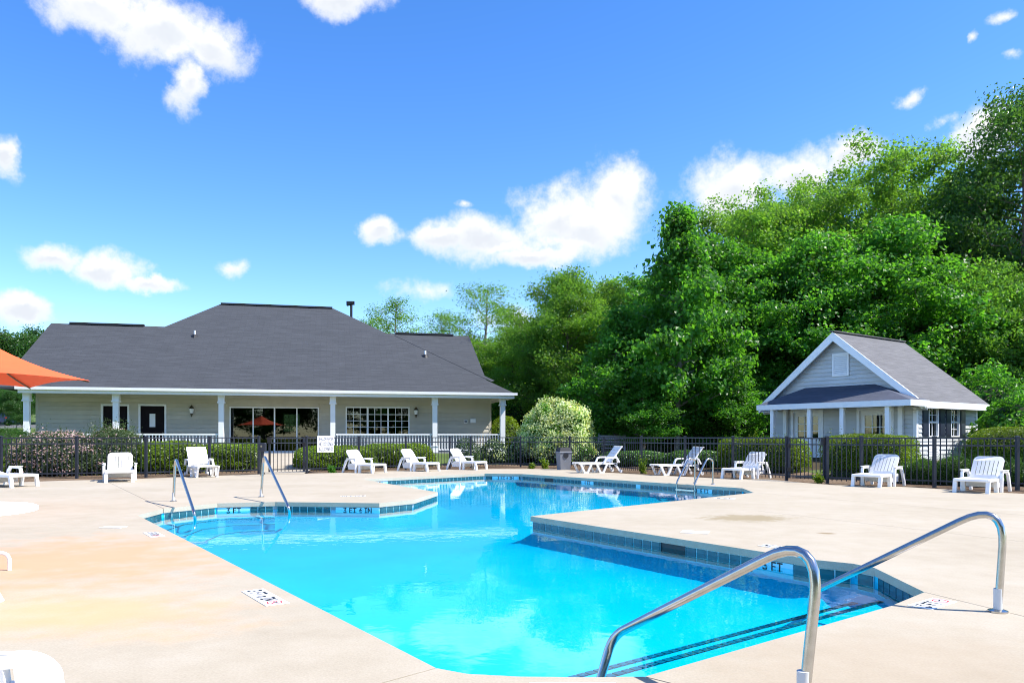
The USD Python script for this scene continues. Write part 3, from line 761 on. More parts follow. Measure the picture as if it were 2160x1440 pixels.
# ------------------------------------------------------------------ the pool cabana
CF = Frame(14.03, 26.0, math.radians(-54))
cab = thing('pool_cabana', 'small grey gabled pool cabana with white trim and dark shutters', 'cabana', CF.o, CF.a)
CE, CP, CW, CL = EYE + (HY - 844) / FPX * 26.0, 0.835, 6.5, 5.25
M['shingle2'] = shingle_mat('cabana_shingles', CF.a + math.pi / 2, (0.125, 0.125, 0.132))
M['shingle3'] = shingle_mat('cabana_porch_shingles', CF.a, (0.085, 0.095, 0.125))
um, zr = -CW / 2, CE + CP * CW / 2
for s in (0, 1):
    ue = 0.0 if s == 0 else -CW
    obj('roof_slope', [hull([(ue, v, CE + dz) for v in (0, CL) for dz in (0, -.10)] + [(um, v, zr + dz) for v in (0, CL) for dz in (0, -.10)])], M['shingle2'], cab)
    sg = 1 if s == 0 else -1
    obj('rake_board', [hull([(ue + sg * .02, v, CE - .012 - d) for v in (-.045, .02) for d in (0, .27)] + [(um, v, zr - .012 - d) for v in (-.045, .02) for d in (0, .34)])], M['white'], cab)
    obj('eave_fascia', [box(ue - .02 if s == 0 else ue - .03, ue + .03 if s == 0 else ue + .02, .022, CL, CE - .25, CE - .015)], M['white'], cab)
    obj('soffit', [box(ue - .34 if s == 0 else ue + .02, ue - .02 if s == 0 else ue + .34, .03, CL - .02, CE - .25, CE - .23)], M['white'], cab)
obj('ridge_cap', [beam((um, -.10, zr + .01), (um, CL, zr + .01), .22, .035)], M['shingle2'], cab)
WU0, WU1, WVF, WVB = -CW + .33, -.33, .32, CL - .25
CB = 0.0
def crect(p0, p1, y0, y1): a, b = CF.onv(p0, (y0 + y1) / 2, WVF)[0], CF.onv(p1, (y0 + y1) / 2, WVF)[0]; m = (p0 + p1) / 2; return a, b, CF.onv(m, y1, WVF)[1] if y1 < 960 else .12, CF.onv(m, y0, WVF)[1]
C1, C2 = crect(1669, 1737, 863, 990), crect(1808, 1886, 859, 990)
zg = CE - .22
fw = wall_panel('wall', cab, 'v', WVF, WU0, WU1, CB, zg, [C1, C2], .14, M['siding2'], Polygon([(WU0, CB), (WU1, CB), (WU1, CE + CP * .33 - .13), (um, zr - .13), (WU0, CE + CP * .33 - .13)]))
siding(fw, 'v', WVF, WU0, WU1 - .09, CB + .1, zr - .3, [C1, C2], .155, M['siding2'], gable=lambda z: (WU0, WU1 - .09) if z < CE - .2 else (um - (zr - .13 - z) / CP, um + (zr - .13 - z) / CP))
Wn = []
for (p0, p1) in ((1957, 1978), (2004, 2022)):
    a, b = CF.onu(p0, 890, WU1)[0], CF.onu(p1, 890, WU1)[0]; Wn.append((a, b, CF.onu(p0, 921, WU1)[1], CF.onu(p0, 859, WU1)[1]))
sw = wall_panel('wall', cab, 'u', WU1, WVF + .142, WVB, CB, zg, Wn, .14, M['siding2'])
siding(sw, 'u', WU1, WVF + .14, WVB - .09, CB + .1, zg, Wn, .155, M['siding2'])
for bx_ in ((WU1 - .09, WU1 + .03, WVF - .03, WVF + .1), (WU1 - .1, WU1 + .03, WVB - .09, WVB + .03)):
    obj('corner_board', [box(*bx_, CB, zg)], M['white'], sw)
obj('wall', [box(WU0, WU0 + .14, WVF + .142, WVB, CB, zg)], M['siding2'], cab)
obj('wall', [box(WU0 + .142, WU1 - .142, WVB - .14, WVB, CB, zg)], M['interior_yellow'], cab)
obj('ceiling', [box(WU0 + .15, WU1 - .15, WVF + .15, WVB - .15, zg - .03, zg - .01)], M['white'], cab)
obj('floor', [box(WU0 + .15, WU1 - .15, WVF + .15, WVB - .15, .05, .12)], M['stone'], cab)
for i, w_ in enumerate(Wn):
    wn = obj('window', casing('u', WU1, *w_, .045, -.06, .045), M['white'], cab); zm = (w_[2] + w_[3]) / 2
    obj('meeting_rail', [bar('u', WU1, w_[0] + .045, w_[1] - .045, zm - .03, zm + .03, -.05, .03)], M['white'], wn)
    lights('u', WU1, wn, w_[0] + .045, w_[1] - .045, zm + .03, w_[3] - .045, 2, 2, .04, M['white'], .0, .02)
    lights('u', WU1, wn, w_[0] + .045, w_[1] - .045, w_[2] + .045, zm - .03, 2, 1 if i == 0 else 2, .04, M['white'], .0, .02)
for i, (p0, p1) in enumerate(((1944, 1956), (1979, 1990.5), (1992.5, 2003), (2023, 2034))):
    a, b = CF.onu(p0, 890, WU1)[0], CF.onu(p1, 890, WU1)[0]; z0, z1 = Wn[i // 2][2], Wn[i // 2][3]
    s_ = obj('shutter', [bar('u', WU1, a, b, z0, z1, .027, .05)], M['shutter'], cab)
    for q0, q1 in ((.06, .46), (.54, .94)):
        obj('shutter_panel', [bar('u', WU1, a + .05, b - .05, z0 + (z1 - z0) * q0, z0 + (z1 - z0) * q1, .051, .062)], M['shutter'], s_)
gm = [CF.onu(p, y, WU1) for p, y in ((1956, 940), (1978, 985))]
vg = obj('wall_vent', [bar('u', WU1, gm[0][0], gm[1][0], .28, gm[0][1], .026, .04)], M['white'], cab)
for k in range(6): z = .31 + k * (gm[0][1] - .34) / 6; obj('vent_slat', [bar('u', WU1, gm[0][0] + .03, gm[1][0] - .03, z, z + .03, .041, .055)], M['white'], vg)
lv0, lv1 = CF.onv(1757, 770, WVF), CF.onv(1792, 770, WVF); lz0, lz1 = CF.onv(1775, 793, WVF)[1], CF.onv(1775, 745, WVF)[1]
lv = obj('gable_vent', casing('v', WVF, lv0[0], lv1[0], lz0, lz1, .07, .0, .06), M['white'], cab)
obj('vent_back', [bar('v', WVF, lv0[0] + .07, lv1[0] - .07, lz0 + .07, lz1 - .07, .025, .03)], M['stone'], lv)
ns = 10
for k in range(ns):
    z = lz0 + .07 + (k + .1) * (lz1 - lz0 - .14) / ns; hs = (lz1 - lz0 - .14) / ns * .85
    obj('louvre_slat', [hull([(u, WVF - t, z + q) for u in (lv0[0] + .07, lv1[0] - .07) for t, q in ((.055, 0), (.05, .012), (.032, hs), (.028, hs - .01))])], M['white'], lv)
for i, D in enumerate((C1, C2)):
    d = obj('door_frame', casing('v', WVF, *D, .1, -.10, .04, sill=False), M['white'], cab)
    a, b = D[0] + .1, D[1] - .1; gl = (a + .16, b - .16, D[2] + 1.0, D[3] - .28)
    obj('door', [bar('v', WVF, a, gl[0], D[2], D[3] - .1, -.09, -.05), bar('v', WVF, gl[1], b, D[2], D[3] - .1, -.09, -.05), bar('v', WVF, gl[0], gl[1], D[2], gl[2], -.09, -.05), bar('v', WVF, gl[0], gl[1], gl[3], D[3] - .1, -.09, -.05)], M['white'], d)
    lights('v', WVF, d, gl[0], gl[1], gl[2], gl[3], 3, 3 if i == 0 else 2, .04, M['white'], -.04, .025)
    obj('door_knob', [m3.Manifold.sphere(.03, 12).translate([b - .08, WVF + .02, D[2] + .95])], M['bronze'], d, smooth=True)
# porch roof, its fascia and posts
PV = -1.0
pul, pur = CF.onv(1598, 856, PV)[0], CF.onv(1920, 848, PV)[0]
PZ = (CF.onv(1598, 853, PV)[1] + CF.onv(1920, 843, PV)[1]) / 2; PT = CF.onv(1790, 813, WVF)[1]
tl, tr_ = CF.onv(1700, 818, WVF)[0], CF.onv(1846, 810, WVF)[0]
obj('porch_roof', [hull([(pul, PV, PZ), (pur, PV, PZ), (pul, PV, PZ - .05), (pur, PV, PZ - .05), (pul, WVF - .03, PZ), (pur, WVF - .03, PZ), (pul, WVF - .03, PZ - .05), (pur, WVF - .03, PZ - .05), (tl, WVF - .03, PT), (tr_, WVF - .03, PT)])], M['shingle3'], cab)
obj('porch_fascia', [box(pul - .03, pur + .03, PV - .03, PV + .02, PZ - .21, PZ - .004), box(pur - .02, pur + .03, PV + .022, WVF - .05, PZ - .21, PZ - .004), box(pul - .03, pul + .02, PV + .022, WVF - .05, PZ - .21, PZ - .004)], M['white'], cab)
obj('porch_ceiling', [box(pul + .03, pur - .03, PV + .025, WVF - .04, PZ - .15, PZ - .13)], M['white'], cab)
for px, v in ((1630, PV + .12), (1708, PV + .12), (1777, PV + .12), (1873, PV + .12), (1657, WVF - .1), (1900, WVF - .1)):
    u = CF.onv(px, 890, v)[0]; c = obj('porch_post', [box(u - .075, u + .075, v - .07, v + .07, .05, PZ - .152)], M['white'], cab)
    obj('post_base', [box(u - .10, u + .10, v - .095, v + .095, .04, .18)], M['white'], c)
obj('porch_floor', [box(pul, pur, PV - .1, WVF - .03, -.15, .06)], M['stone'], cab)
CABIN = Polygon([CF.world((u, v, 0))[:2] for u, v in ((.3, -1.4), (.3, CL + .3), (-CW - .3, CL + .3), (-CW - .3, -1.4))])

# ------------------------------------------------------------------ fences and gates
posts_px = {'left': [(-150, 1013), (2, 1010), (162, 1007), (308, 1005), (442, 1001), (546, 999)], 'mid': [(647, 997), (757, 992), (856, 989), (949, 986.5), (993, 985.5), (1098, 984), (1202, 985.5)],
            'right': [(1202, 985.5), (1273, 990), (1353, 996.5), (1445, 1000.5), (1546, 1004.5), (1659, 1012)], 'end': [(1745, 1017), (1817, 1019.5), (1971, 1025), (2146, 1031), (2360, 1038)]}
FH = 1.185
def fence(pts, label, skip_first=False):
    P = [G(*p) for p in pts]; base = P[0]
    t = thing('metal_fence', label, 'fence', (base[0], base[1], 0), 0)
    for i, p in enumerate(P):
        if i == 0 and skip_first: continue
        ps = obj('fence_post', [box(p[0] - .035, p[0] + .035, p[1] - .035, p[1] + .035, -.1, FH)], M['metal_black'], t, True)
        obj('post_cap', [hull([(p[0] + a * .042, p[1] + b * .042, FH) for a in (-1, 1) for b in (-1, 1)] + [(p[0] + a * .042, p[1] + b * .042, FH + .02) for a in (-1, 1) for b in (-1, 1)] + [(p[0], p[1], FH + .035)])], M['metal_black'], ps, True)
    for a, b in zip(P[:-1], P[1:]):
        d = b - a; L = np.linalg.norm(d); d = d / L
        for z in (1.155, .985, .13): obj('fence_rail', [beam(a + d * .036 + [0, 0, z], b - d * .036 + [0, 0, z], .028, .034)], M['metal_black'], t, True)
        n = int(round(L / .127))
        for k in range(1, n):
            q = a + d * L * k / n; obj('picket', [box(q[0] - .009, q[0] + .009, q[1] - .009, q[1] + .009, .045, 1.158)], M['metal_black'], t, True)
    return t
fence(posts_px['left'], 'black metal picket fence in front of the pink flowered shrub, left of the walk gate')
fence(posts_px['mid'], 'black metal picket fence carrying the white warning sign, behind three lounge chairs')
fence(posts_px['right'], 'black metal picket fence from the litter bin to the cabana gate', True)
fence(posts_px['end'], 'black metal picket fence in front of the cabana and its shutters, at right')


def gate(p0, p1, label, leaf0, leaf1, heavy):
    P = [G(*p) for p in (p0, p1)]; t = thing('metal_gate', label, 'gate', (P[0][0], P[0][1], 0), 0)
    L0 = P[0] + (P[1] - P[0]) * leaf0; L1 = P[0] + (P[1] - P[0]) * leaf1
    for p in (L0, L1):
        obj('gate_stile', [box(p[0] - .03, p[0] + .03, p[1] - .03, p[1] + .03, .06, FH - .01)], M['metal_black'], t, True)
    d = (L1 - L0) / np.linalg.norm(L1 - L0); L = np.linalg.norm(L1 - L0)
    for z in (1.15, .985, .13): obj('gate_rail', [beam(L0 + d * .031 + [0, 0, z], L1 - d * .031 + [0, 0, z], .028, .036)], M['metal_black'], t, True)
    n = int(round(L / .127))
    for k in range(1, n):
        q = L0 + d * L * k / n; obj('picket', [box(q[0] - .009, q[0] + .009, q[1] - .009, q[1] + .009, .06, 1.15)], M['metal_black'], t, True)
    q = L0 if heavy else L1
    obj('latch', [box(q[0] - .06, q[0] + .06, q[1] - .06, q[1] + .06, .98, 1.17)], M['black'], t, True)
    for z in (.3, .95):
        q = L1 if heavy else L0; obj('hinge', [box(q[0] - .045, q[0] + .045, q[1] - .045, q[1] + .045, z - .05, z + .05)], M['black'], t, True)
gate((546, 999), (647, 997), 'black metal walk gate at the foot of the path to the sliding doors', .22, .94, True)
gate((1659, 1012), (1745, 1017), 'black metal gate in front of the cabana door', .07, .93, False)
p = G(546, 998.5); p2 = G(553, 1003)
t = thing('latch_post', 'short dark post with a lock box beside the walk gate', 'post', (p2[0], p2[1], 0))
obj('post_shaft', [box(-.04, .04, -.04, .04, -.05, .8)], M['metal_black'], t); obj('lock_box', [rbox(-.12, .12, -.07, .07, .74, 1.0, .02)], M['metal_black'], t); obj('push_button', [cyl((0, -.072, .9), (0, -.085, .9), .03)], M['steel'], t)

# the warning sign wired to the fence
s0, s1 = G(668, 996), G(706, 994.5)
dr = (s1 - s0); dr[2] = 0; dr /= np.linalg.norm(dr); nrm_ = np.array([dr[1], -dr[0], 0])
off = nrm_ * .045
A = np.array([s0[0], s0[1], 0]) + off; B = A + dr * .64
sign = thing('warning_sign', 'white warning sign with dark capitals hung on the fence', 'sign', ((A + B) / 2 + [0, 0, .66]).tolist())
obj('sign_board', [beam(A + [0, 0, .94], B + [0, 0, .94], .008, .555)], M['marker'], sign, True)
C = (A + B) / 2 + nrm_ * .005
for txt, z, h_, sq in (('SHALLOW WATER', 1.115, .092, .64), ('NO DIVING', .945, .125, .80), ('ALLOWED', .775, .125, .90)):
    lm = meshkit.text_mesh(txt, h_, .002, bold=True); wid = np.ptp(np.array(lm.vertices)[:, 0]); obj('lettering', [letters(txt, h_, C + [0, 0, z], dr, (0, 0, 1), squeeze=.55 / wid)], M['navy'], sign, True)

# ------------------------------------------------------------------ depth markers set in the deck
def deck_marker(px, py, txt, w, h, updir, label, symbol=True):
    o = G(px, py); u = np.array([*updir, 0.0]); u /= np.linalg.norm(u); x = np.cross(u, [0, 0, 1]); o = o + [0, 0, .004]
    t = thing('depth_marker', label, 'depth marker', o.tolist())
    c = [o + x * sx * w / 2 + u * su * h / 2 for sx, su in ((-1, -1), (1, -1), (1, 1), (-1, 1))]
    obj('marker_plate', prism(Polygon([q[:2] for q in c]), .001, .005), M['marker'], t, True)
    if txt:
        sw = h * .72 if symbol else 0; lm = meshkit.text_mesh(txt, h * .62, .0015, bold=True); wid = np.ptp(np.array(lm.vertices)[:, 0]); room = w - sw - .06
        obj('lettering', [letters(txt, h * .62, o + [0, 0, .0012] - x * (sw / 2), x, u, depth=.0015, squeeze=min(1.0, room / wid))], M['letter'], t, True)
        if symbol:
            cc = (o + x * (w / 2 - sw / 2 - .012))[:2]; r = sw * .46
            ring = Point(cc).buffer(r).difference(Point(cc).buffer(r * .80)); sl_ = LineString([cc + np.array([x[0] - u[0], x[1] - u[1]]) * r * .6, cc - np.array([x[0] - u[0], x[1] - u[1]]) * r * .6]).buffer(r * .08)
            s_ = obj('no_diving_ring', prism(unary_union([ring, sl_]), .0052, .0064), M['red'], t, True)
            body = unary_union([Point(cc + u[:2] * r * .05 - x[:2] * r * .25).buffer(r * .16), LineString([cc - x[:2] * r * .2, cc + x[:2] * r * .35 + u[:2] * r * .25]).buffer(r * .1)])
            obj('diver_figure', prism(body, .0066, .0074), M['letter'], s_, True)
    return t
def nrm2(i): a, d, n, L = edge_frame(i); return n
deck_marker(558, 1259, '3 FT 6 IN', .62, .17, nrm2(23), 'white depth marker with a red no diving ring beside the long left pool edge')
deck_marker(325, 1127, '3 FT 6 IN', .50, .16, nrm2(23), 'white depth marker nearest the left corner steps, beside the pool edge')
deck_marker(239, 1111.5, '', .30, .17, (0.1, 1), 'blank white square cover set in the deck left of the pool', False)
deck_marker(1967, 1273, '3 FT', .40, .17, nrm2(18), 'white depth marker with a red ring beside the right handrail foot')
deck_marker(1648, 1155, '3 FT 6 IN', .50, .16, nrm2(13), 'white depth marker seen through the bend of the near handrail', False)
deck_marker(1210, 1452, '3 FT', .42, .16, (0, 1), 'white depth marker cut by the bottom edge, beside the near pool edge')
deck_marker(1466, 1122, '', .34, .24, (0.4, 1), 'blank white square cover in the deck behind the skimmer', False)
deck_marker(745, 1046, '3 FT 6 IN', .5, .16, (0.2, -1), 'white depth marker on the peninsula between the two pool arms', False)
deck_marker(1528, 1051, '5 FT', .4, .16, (0.5, 1), 'white depth marker beside the far right pool arm, below the ladder', False)

# ------------------------------------------------------------------ handrails and ladder
def rail(P, label, r=.0245, flange=True):
    P = [np.array(q, float) for q in P]; base = P[0]
    t = thing('pool_handrail', label, 'handrail', base.tolist(), group=None)
    obj('rail_tube', [tube(fillet(P, .17, 9), r, 14)], M['steel'], t, True, smooth=40)
    obj('floor_flange', [tube([base + [0, 0, .001], base + [0, 0, .012], base + [0, 0, .022]], [.062, .062, .03], 20)], M['steel'], t, True, smooth=40)
    obj('sleeve', [tube([base + [0, 0, .02], base + [0, 0, .16]], r + .003, 14)], M['siding2'], t, True, smooth=40)
    return t
b = G(2105, 1290); tp = at(2119, 1092, b[1] - .02); top2 = at(2045, 1048, b[1] + .08); w0 = G(1712, 1250, -0.02)
rail([b, at(2121, 1052, b[1]), w0, G(1708, 1296, -.33)], 'right one of the two big steel handrails, its round foot on the deck')
b = G(1694, 1490); top = at(1738, 1118, b[1] + .02)
kn = at(1287, 1334, 4.95); lowp = at(1266, 1425, 4.9)
rail([b, at(1734, 1115, b[1] + .03), at(1292, 1340, 4.15), at(1264, 1440, 4.10)], 'nearest steel handrail, running from the bottom edge of view down into the water')
b = G(366, 1057); rail([b, at(370, 963, b[1]), G(412, 1088, -.05), G(411, 1108, -.26)], 'left steel handrail over the left corner steps')
b = G(551, 1048); rail([b, at(556, 957, b[1]), G(612, 1076, -.05), G(609, 1094, -.26)], 'second steel handrail over the left corner steps, beside the 3 FT tile')
# pool ladder on the far edge
i = 10; a_, d_, n_, L_ = edge_frame(i); sl1, sl2 = along(i, 1432), along(i, 1470)
la = thing('pool_ladder', 'steel pool ladder with two hooped handrails at the far edge', 'ladder', (*(a_ + d_ * (sl1 + sl2) / 2), 0))
for s in (sl1, sl2):
    o = a_ + d_ * s; f3 = lambda t_, z: np.array([*(o + n_ * t_), z])
    hp = fillet([f3(-.62, 0), f3(-.62, .62), f3(-.40, .66), f3(.08, .05), f3(.08, -.5)], .2, 8)
    obj('ladder_rail', [tube(hp, .022, 12)], M['steel'], la, True, smooth=40); obj('rail_flange', [tube([f3(-.62, .001), f3(-.62, .02)], [.055, .045], 16)], M['steel'], la, True)
for z in (-.13, -.40):
    p, q = a_ + d_ * sl1 + n_ * .08, a_ + d_ * sl2 + n_ * .08; obj('ladder_tread', [beam((*p, z), (*q, z), .09, .03)], M['steel'], la, True)

# ------------------------------------------------------------------ loungers
def yz_prism(pts, x0, x1):
    m = prism(Polygon(pts).buffer(0), 0, x1 - x0)[0]; v = np.array(m.vertices); mm = trimesh.Trimesh(np.stack([x0 + v[:, 2], v[:, 0], v[:, 1]], 1), np.array(m.faces), process=False); mm.fix_normals(); return mm
def stroke(pts, w): return LineString(pts).buffer(w / 2, cap_style=2, join_style=1)
def sprism(g, x0, x1): return [yz_prism(list(p.exterior.coords), x0, x1) for p in polys(g)]
def panel(w, length, thick, slots, frame_pt, frame_dir, frame_nrm, round_=.09):
    """a flat moulded panel with rounded far corners and slots cut through it; laid along frame_dir from frame_pt"""
    g = unary_union([sbox(-w / 2, 0, w / 2, length - round_), sbox(-w / 2 + round_, 0, w / 2 - round_, length), Point(-w / 2 + round_, length - round_).buffer(round_), Point(w / 2 - round_, length - round_).buffer(round_)])
    for s in slots: g = g.difference(s)
    m = prism(g, 0, thick)[0]; v = np.array(m.vertices); d, n = np.array(frame_dir, float), np.array(frame_nrm, float)
    d /= np.linalg.norm(d); n /= np.linalg.norm(n); bow = .05 * (np.cos(v[:, 0] / (w / 2) * 1.2) - 1) * -1
    w_ = np.array(frame_pt) + v[:, :1] * [1, 0, 0] + v[:, 1:2] * d + (v[:, 2] + bow)[:, None] * n
    mm = trimesh.Trimesh(w_, np.array(m.faces), process=False); mm.fix_normals(); return mm


def lounger_a(label, group, flat=False):
    t = thing('chaise_lounge', label, 'lounge chair', group=group)
    W = .34
    sec = [(-.66, .265), (-.60, .30), (-.40, .285), (-.2, .275), (.0, .285), (.12, .275), (.25, .26)]
    obj('seat', [yz_prism(sec + [(y, z - .03) for y, z in sec[::-1]], -W + .02, W - .02)], M['plastic'], t)
    for s in (-1, 1):
        x = s * W; xi = s * (W - .045)
        side = stroke([(-.665, .27), (.34, .27)], .06)
        obj('side_rail', sprism(side, min(x, xi), max(x, xi)), M['plastic'], t)
        for (y0, y1, w_) in ((-.62, -.68, .075), (-.13, -.10, .08)):
            obj('leg', sprism(Polygon([(y0 - w_ / 2, .29), (y0 + w_ / 2, .29), (y1 + w_ * .38, 0), (y1 - w_ * .38, 0)]), min(x + s * .012, xi - s * .02), max(x + s * .012, xi - s * .02)), M['plastic'], t)
        arm = unary_union([stroke([(.0, 0), (.02, .40), (.06, .435), (.40, .445)], .048), stroke([(.38, .445), (.46, .36), (.56, .12), (.60, 0)], .060)])
        xo = x + s * .070
        obj('arm', sprism(arm, min(x + s * .014, xo), max(x + s * .014, xo)), M['plastic'], t)
        obj('arm_pad', [rbox(x + s * .008, xo + s * .012, -.02, .42, .452, .475, .010)], M['plastic'], t)
    obj('under_box', [hull([(x, y, z) for x in (-W + .03, W - .03) for y, z in ((.02, .10), (.0, .25), (.42, .10), (.44, .25))])], M['plastic'], t)
    slots = [sbox(-.20 + k * .08 - .009, .12, -.20 + k * .08 + .009, .50) for k in range(6)]
    obj('backrest', [panel(.60, .62, .03, slots, (0, .16, .27), (0, .97, .2) if flat else (0, .60, .80), (0, .2, -.97) if flat else (0, .80, -.60), .10)], M['plastic'], t)
    obj('back_strut', [beam((x, .40, .30 if flat else .54), (x, .54, .2), .03, .04) for x in (-.2, .2)], M['plastic'], t)
    obj('foot_rail', [rbox(-W, W, -.69, -.645, .24, .295, .015)], M['plastic'], t)
    return t


def lounger_b(label, group):
    t = thing('slatted_lounge', label, 'lounge chair', group=group)
    W = .31
    for s in (-1, 1):
        x0, x1 = sorted((s * W, s * (W - .05)))
        obj('side_rail', sprism(stroke([(-.92, .31), (.45, .30)], .06), x0, x1), M['plastic'], t)
        for yc in (-.66, -.10):
            vleg = unary_union([stroke([(yc - .19, .30), (yc - .06, .03)], .055), stroke([(yc + .19, .30), (yc + .06, .03)], .055), stroke([(yc - .085, .022), (yc + .085, .022)], .044)])
            obj('v_leg', sprism(vleg, x0 - .004, x1 + .004), M['plastic'], t)
        obj('rear_leg', sprism(stroke([(.36, .30), (.54, .06)], .06), x0, x1), M['plastic'], t)
        obj('wheel', [tube([(s * (W + .005), .56, .055), (s * (W + .04), .56, .055)], .055, 16)], M['plastic'], t, smooth=40)
        arm = unary_union([stroke([(-.06, .30), (.02, .47), (.10, .50), (.42, .50)], .05), stroke([(.41, .5), (.50, .34)], .05)])
        y0, y1 = sorted((s * W + s * .006, s * W + s * .06)); obj('arm', sprism(arm, y0, y1), M['plastic'], t)
    for k in range(9):
        y = -.90 + k * .125; obj('seat_slat', [rbox(-W + .05, W - .05, y, y + .105, .305, .33, .01)], M['plastic'], t)
    d = np.array([0, .62, .785]); n = np.array([0, .785, -.62]); o = np.array([0, .20, .32])
    for s in (-1, 1): obj('back_rail', [beam(o + [s * (W - .05), 0, 0], o + [s * (W - .05), 0, 0] + d * .66, .05, .035)], M['plastic'], t)
    for k in range(5):
        p0, p1 = o + d * (.05 + k * .125), o + d * (.05 + k * .125 + .105)
        obj('back_slat', [hull([p + np.array([x, 0, 0]) + n * q for p in (p0, p1) for x in (-W + .08, W - .08) for q in (-.012, .012)])], M['plastic'], t)
    obj('head_rail', [beam(o + [-W + .03, 0, 0] + d * .69, o + [W - .03, 0, 0] + d * .69, .07, .035)], M['plastic'], t)
    obj('back_prop', [beam((-.2, .5, .33), (-.2, .44, .62), .03, .03), beam((.2, .5, .33), (.2, .44, .62), .03, .03)], M['plastic'], t)
    return t


def put(t, px, py, bx, by, sc=1.0):
    p = G(px, py); r = math.atan2(-bx, by)
    x = UsdGeom.Xformable(t.prim); ops_ = {o.GetOpName(): o for o in x.GetOrderedXformOps()}
    ops_['xformOp:translate'].Set(Gf.Vec3d(*map(float, p))); ops_['xformOp:rotateZ'].Set(math.degrees(r))
GA = 'white chaise lounges round the pool'
cf = lounger_a('white lounge chair lying flat, cut by the left edge of view', GA, True); put(cf, 12, 1025, -.92, .38)
ca = lounger_a('white lounge chair with vertical back slots facing the camera, before the pink shrub', GA); put(ca, 253, 1014, -.50, 1)
A_spots = [(768, 996, -.84, .55, 'white lounge chair right below the warning sign'), (882, 992.5, -.84, .55, 'middle one of three white lounge chairs facing right in front of the hedge'),
           (984, 989.5, -.84, .55, 'white lounge chair facing right at the far end of the pool, nearest the litter bin'),
           (1574, 1008, .80, .60, 'white lounge chair just right of the pool ladder, before the cabana hedge'), (1852, 1024, .74, .67, 'white lounge chair between the cabana gate and the shuttered wall'),
           (2070, 1036, .74, .67, 'white lounge chair farthest right, near the end of the fence')]
for a, b, bx, by, lab in A_spots:
    t = dup(ca, (0, 0, 0), 0, lab, GA); put(t, a, b, bx, by)
cb = lounger_b('white lounge chair with horizontal back slats standing before the green hedge at left', GA); put(cb, 424, 1004, -.72, 1)
for a, b, bx, by, lab in ((1268, 996, .95, .30, 'white v-legged lounge chair right of the litter bin, facing left'), (1436, 1001, .95, .30, 'white v-legged lounge chair behind the pool ladder')):
    t = dup(cb, (0, 0, 0), 0, lab, GA); put(t, a, b, bx, by)

# ------------------------------------------------------------------ litter bin
p = G(1189, 990)
t = thing('litter_bin', 'grey plastic litter bin with a dark domed lid by the fence corner', 'litter bin', p.tolist(), .3)
obj('bin_body', [hull([(a * w, b * w, z) for a in (-1, 1) for b in (-1, 1) for z, w in ((0, .185), (.62, .225))] + [(a * w * 1.07, 0, z) for a in (-1, 1) for z, w in ((0, .185), (.62, .225))])], M['grey_plastic'], t)
obj('bin_rim', [rbox(-.25, .25, -.245, .245, .60, .66, .02)], M['grey_plastic'], t)
obj('bin_lid', [hull([(a * .225, b * .22, .66) for a in (-1, 1) for b in (-1, 1)] + [(a * .19, b * .18, .80) for a in (-1, 1) for b in (-1, 1)])], M['black'], t)
obj('bin_flap', [tube([(0, -.228, .52), (0, -.236, .52)], .1, 16)], M['black'], t)

# ------------------------------------------------------------------ umbrella, table and chairs at the left edge
rc, fc = at(190, 803, 12.2), at(65, 817, 13.9)
rz = (rc[2] + fc[2]) / 2; e1 = (fc - rc)[:2]; L1 = np.linalg.norm(e1); e1 /= L1; e2 = np.array([-e1[1], e1[0]])
if e2[1] > 0: e2 = -e2
L1 *= 1.0
cn = [rc[:2], fc[:2], fc[:2] + e2 * L1, rc[:2] + e2 * L1]; ctr = sum(cn) / 4
apex = at(-60, 728, ctr[1])[2]
um_t = thing('patio_umbrella', 'orange red canvas patio umbrella reaching in at the left edge', 'umbrella', (ctr[0], ctr[1], 0))
cor = [np.array([*c, rz]) for c in cn]; ap = np.array([*ctr, rz + .78]); N = 8
for k in range(4):
    a, b = cor[k], cor[(k + 1) % 4]; V, F = [], []
    for i in range(N + 1):
        for j in range(N + 1):
            s = i / N; q = a + (b - a) * (j / N); p_ = ap + (q - ap) * s; sag = -.10 * math.sin(math.pi * s) - .05 * math.sin(math.pi * j / N) * s * -1.0
            V.append(p_ + np.array([0, 0, sag]))
    for i in range(N):
        for j in range(N):
            q = i * (N + 1) + j; F += [[q, q + N + 1, q + N + 2], [q, q + N + 2, q + 1]]
    obj('canopy_panel', [(np.array(V), np.array(F))], M['fabric'], um_t, True, smooth=True)
    obj('rib', [tube([ap + (a - ap) * s + np.array([0, 0, -.10 * math.sin(math.pi * s) - .025]) for s in np.linspace(.05, .99, 9)], .012, 6)], M['bronze'], um_t, True)
obj('pole', [cyl((ctr[0], ctr[1], .03), (ctr[0], ctr[1], rz + .80), .022)], M['bronze'], um_t, True, smooth=40)
obj('umbrella_base', [tube([(ctr[0], ctr[1], 0), (ctr[0], ctr[1], .05), (ctr[0], ctr[1], .10), (ctr[0], ctr[1], .2)], [.26, .26, .12, .035], 24)], M['black'], um_t, True, smooth=40)

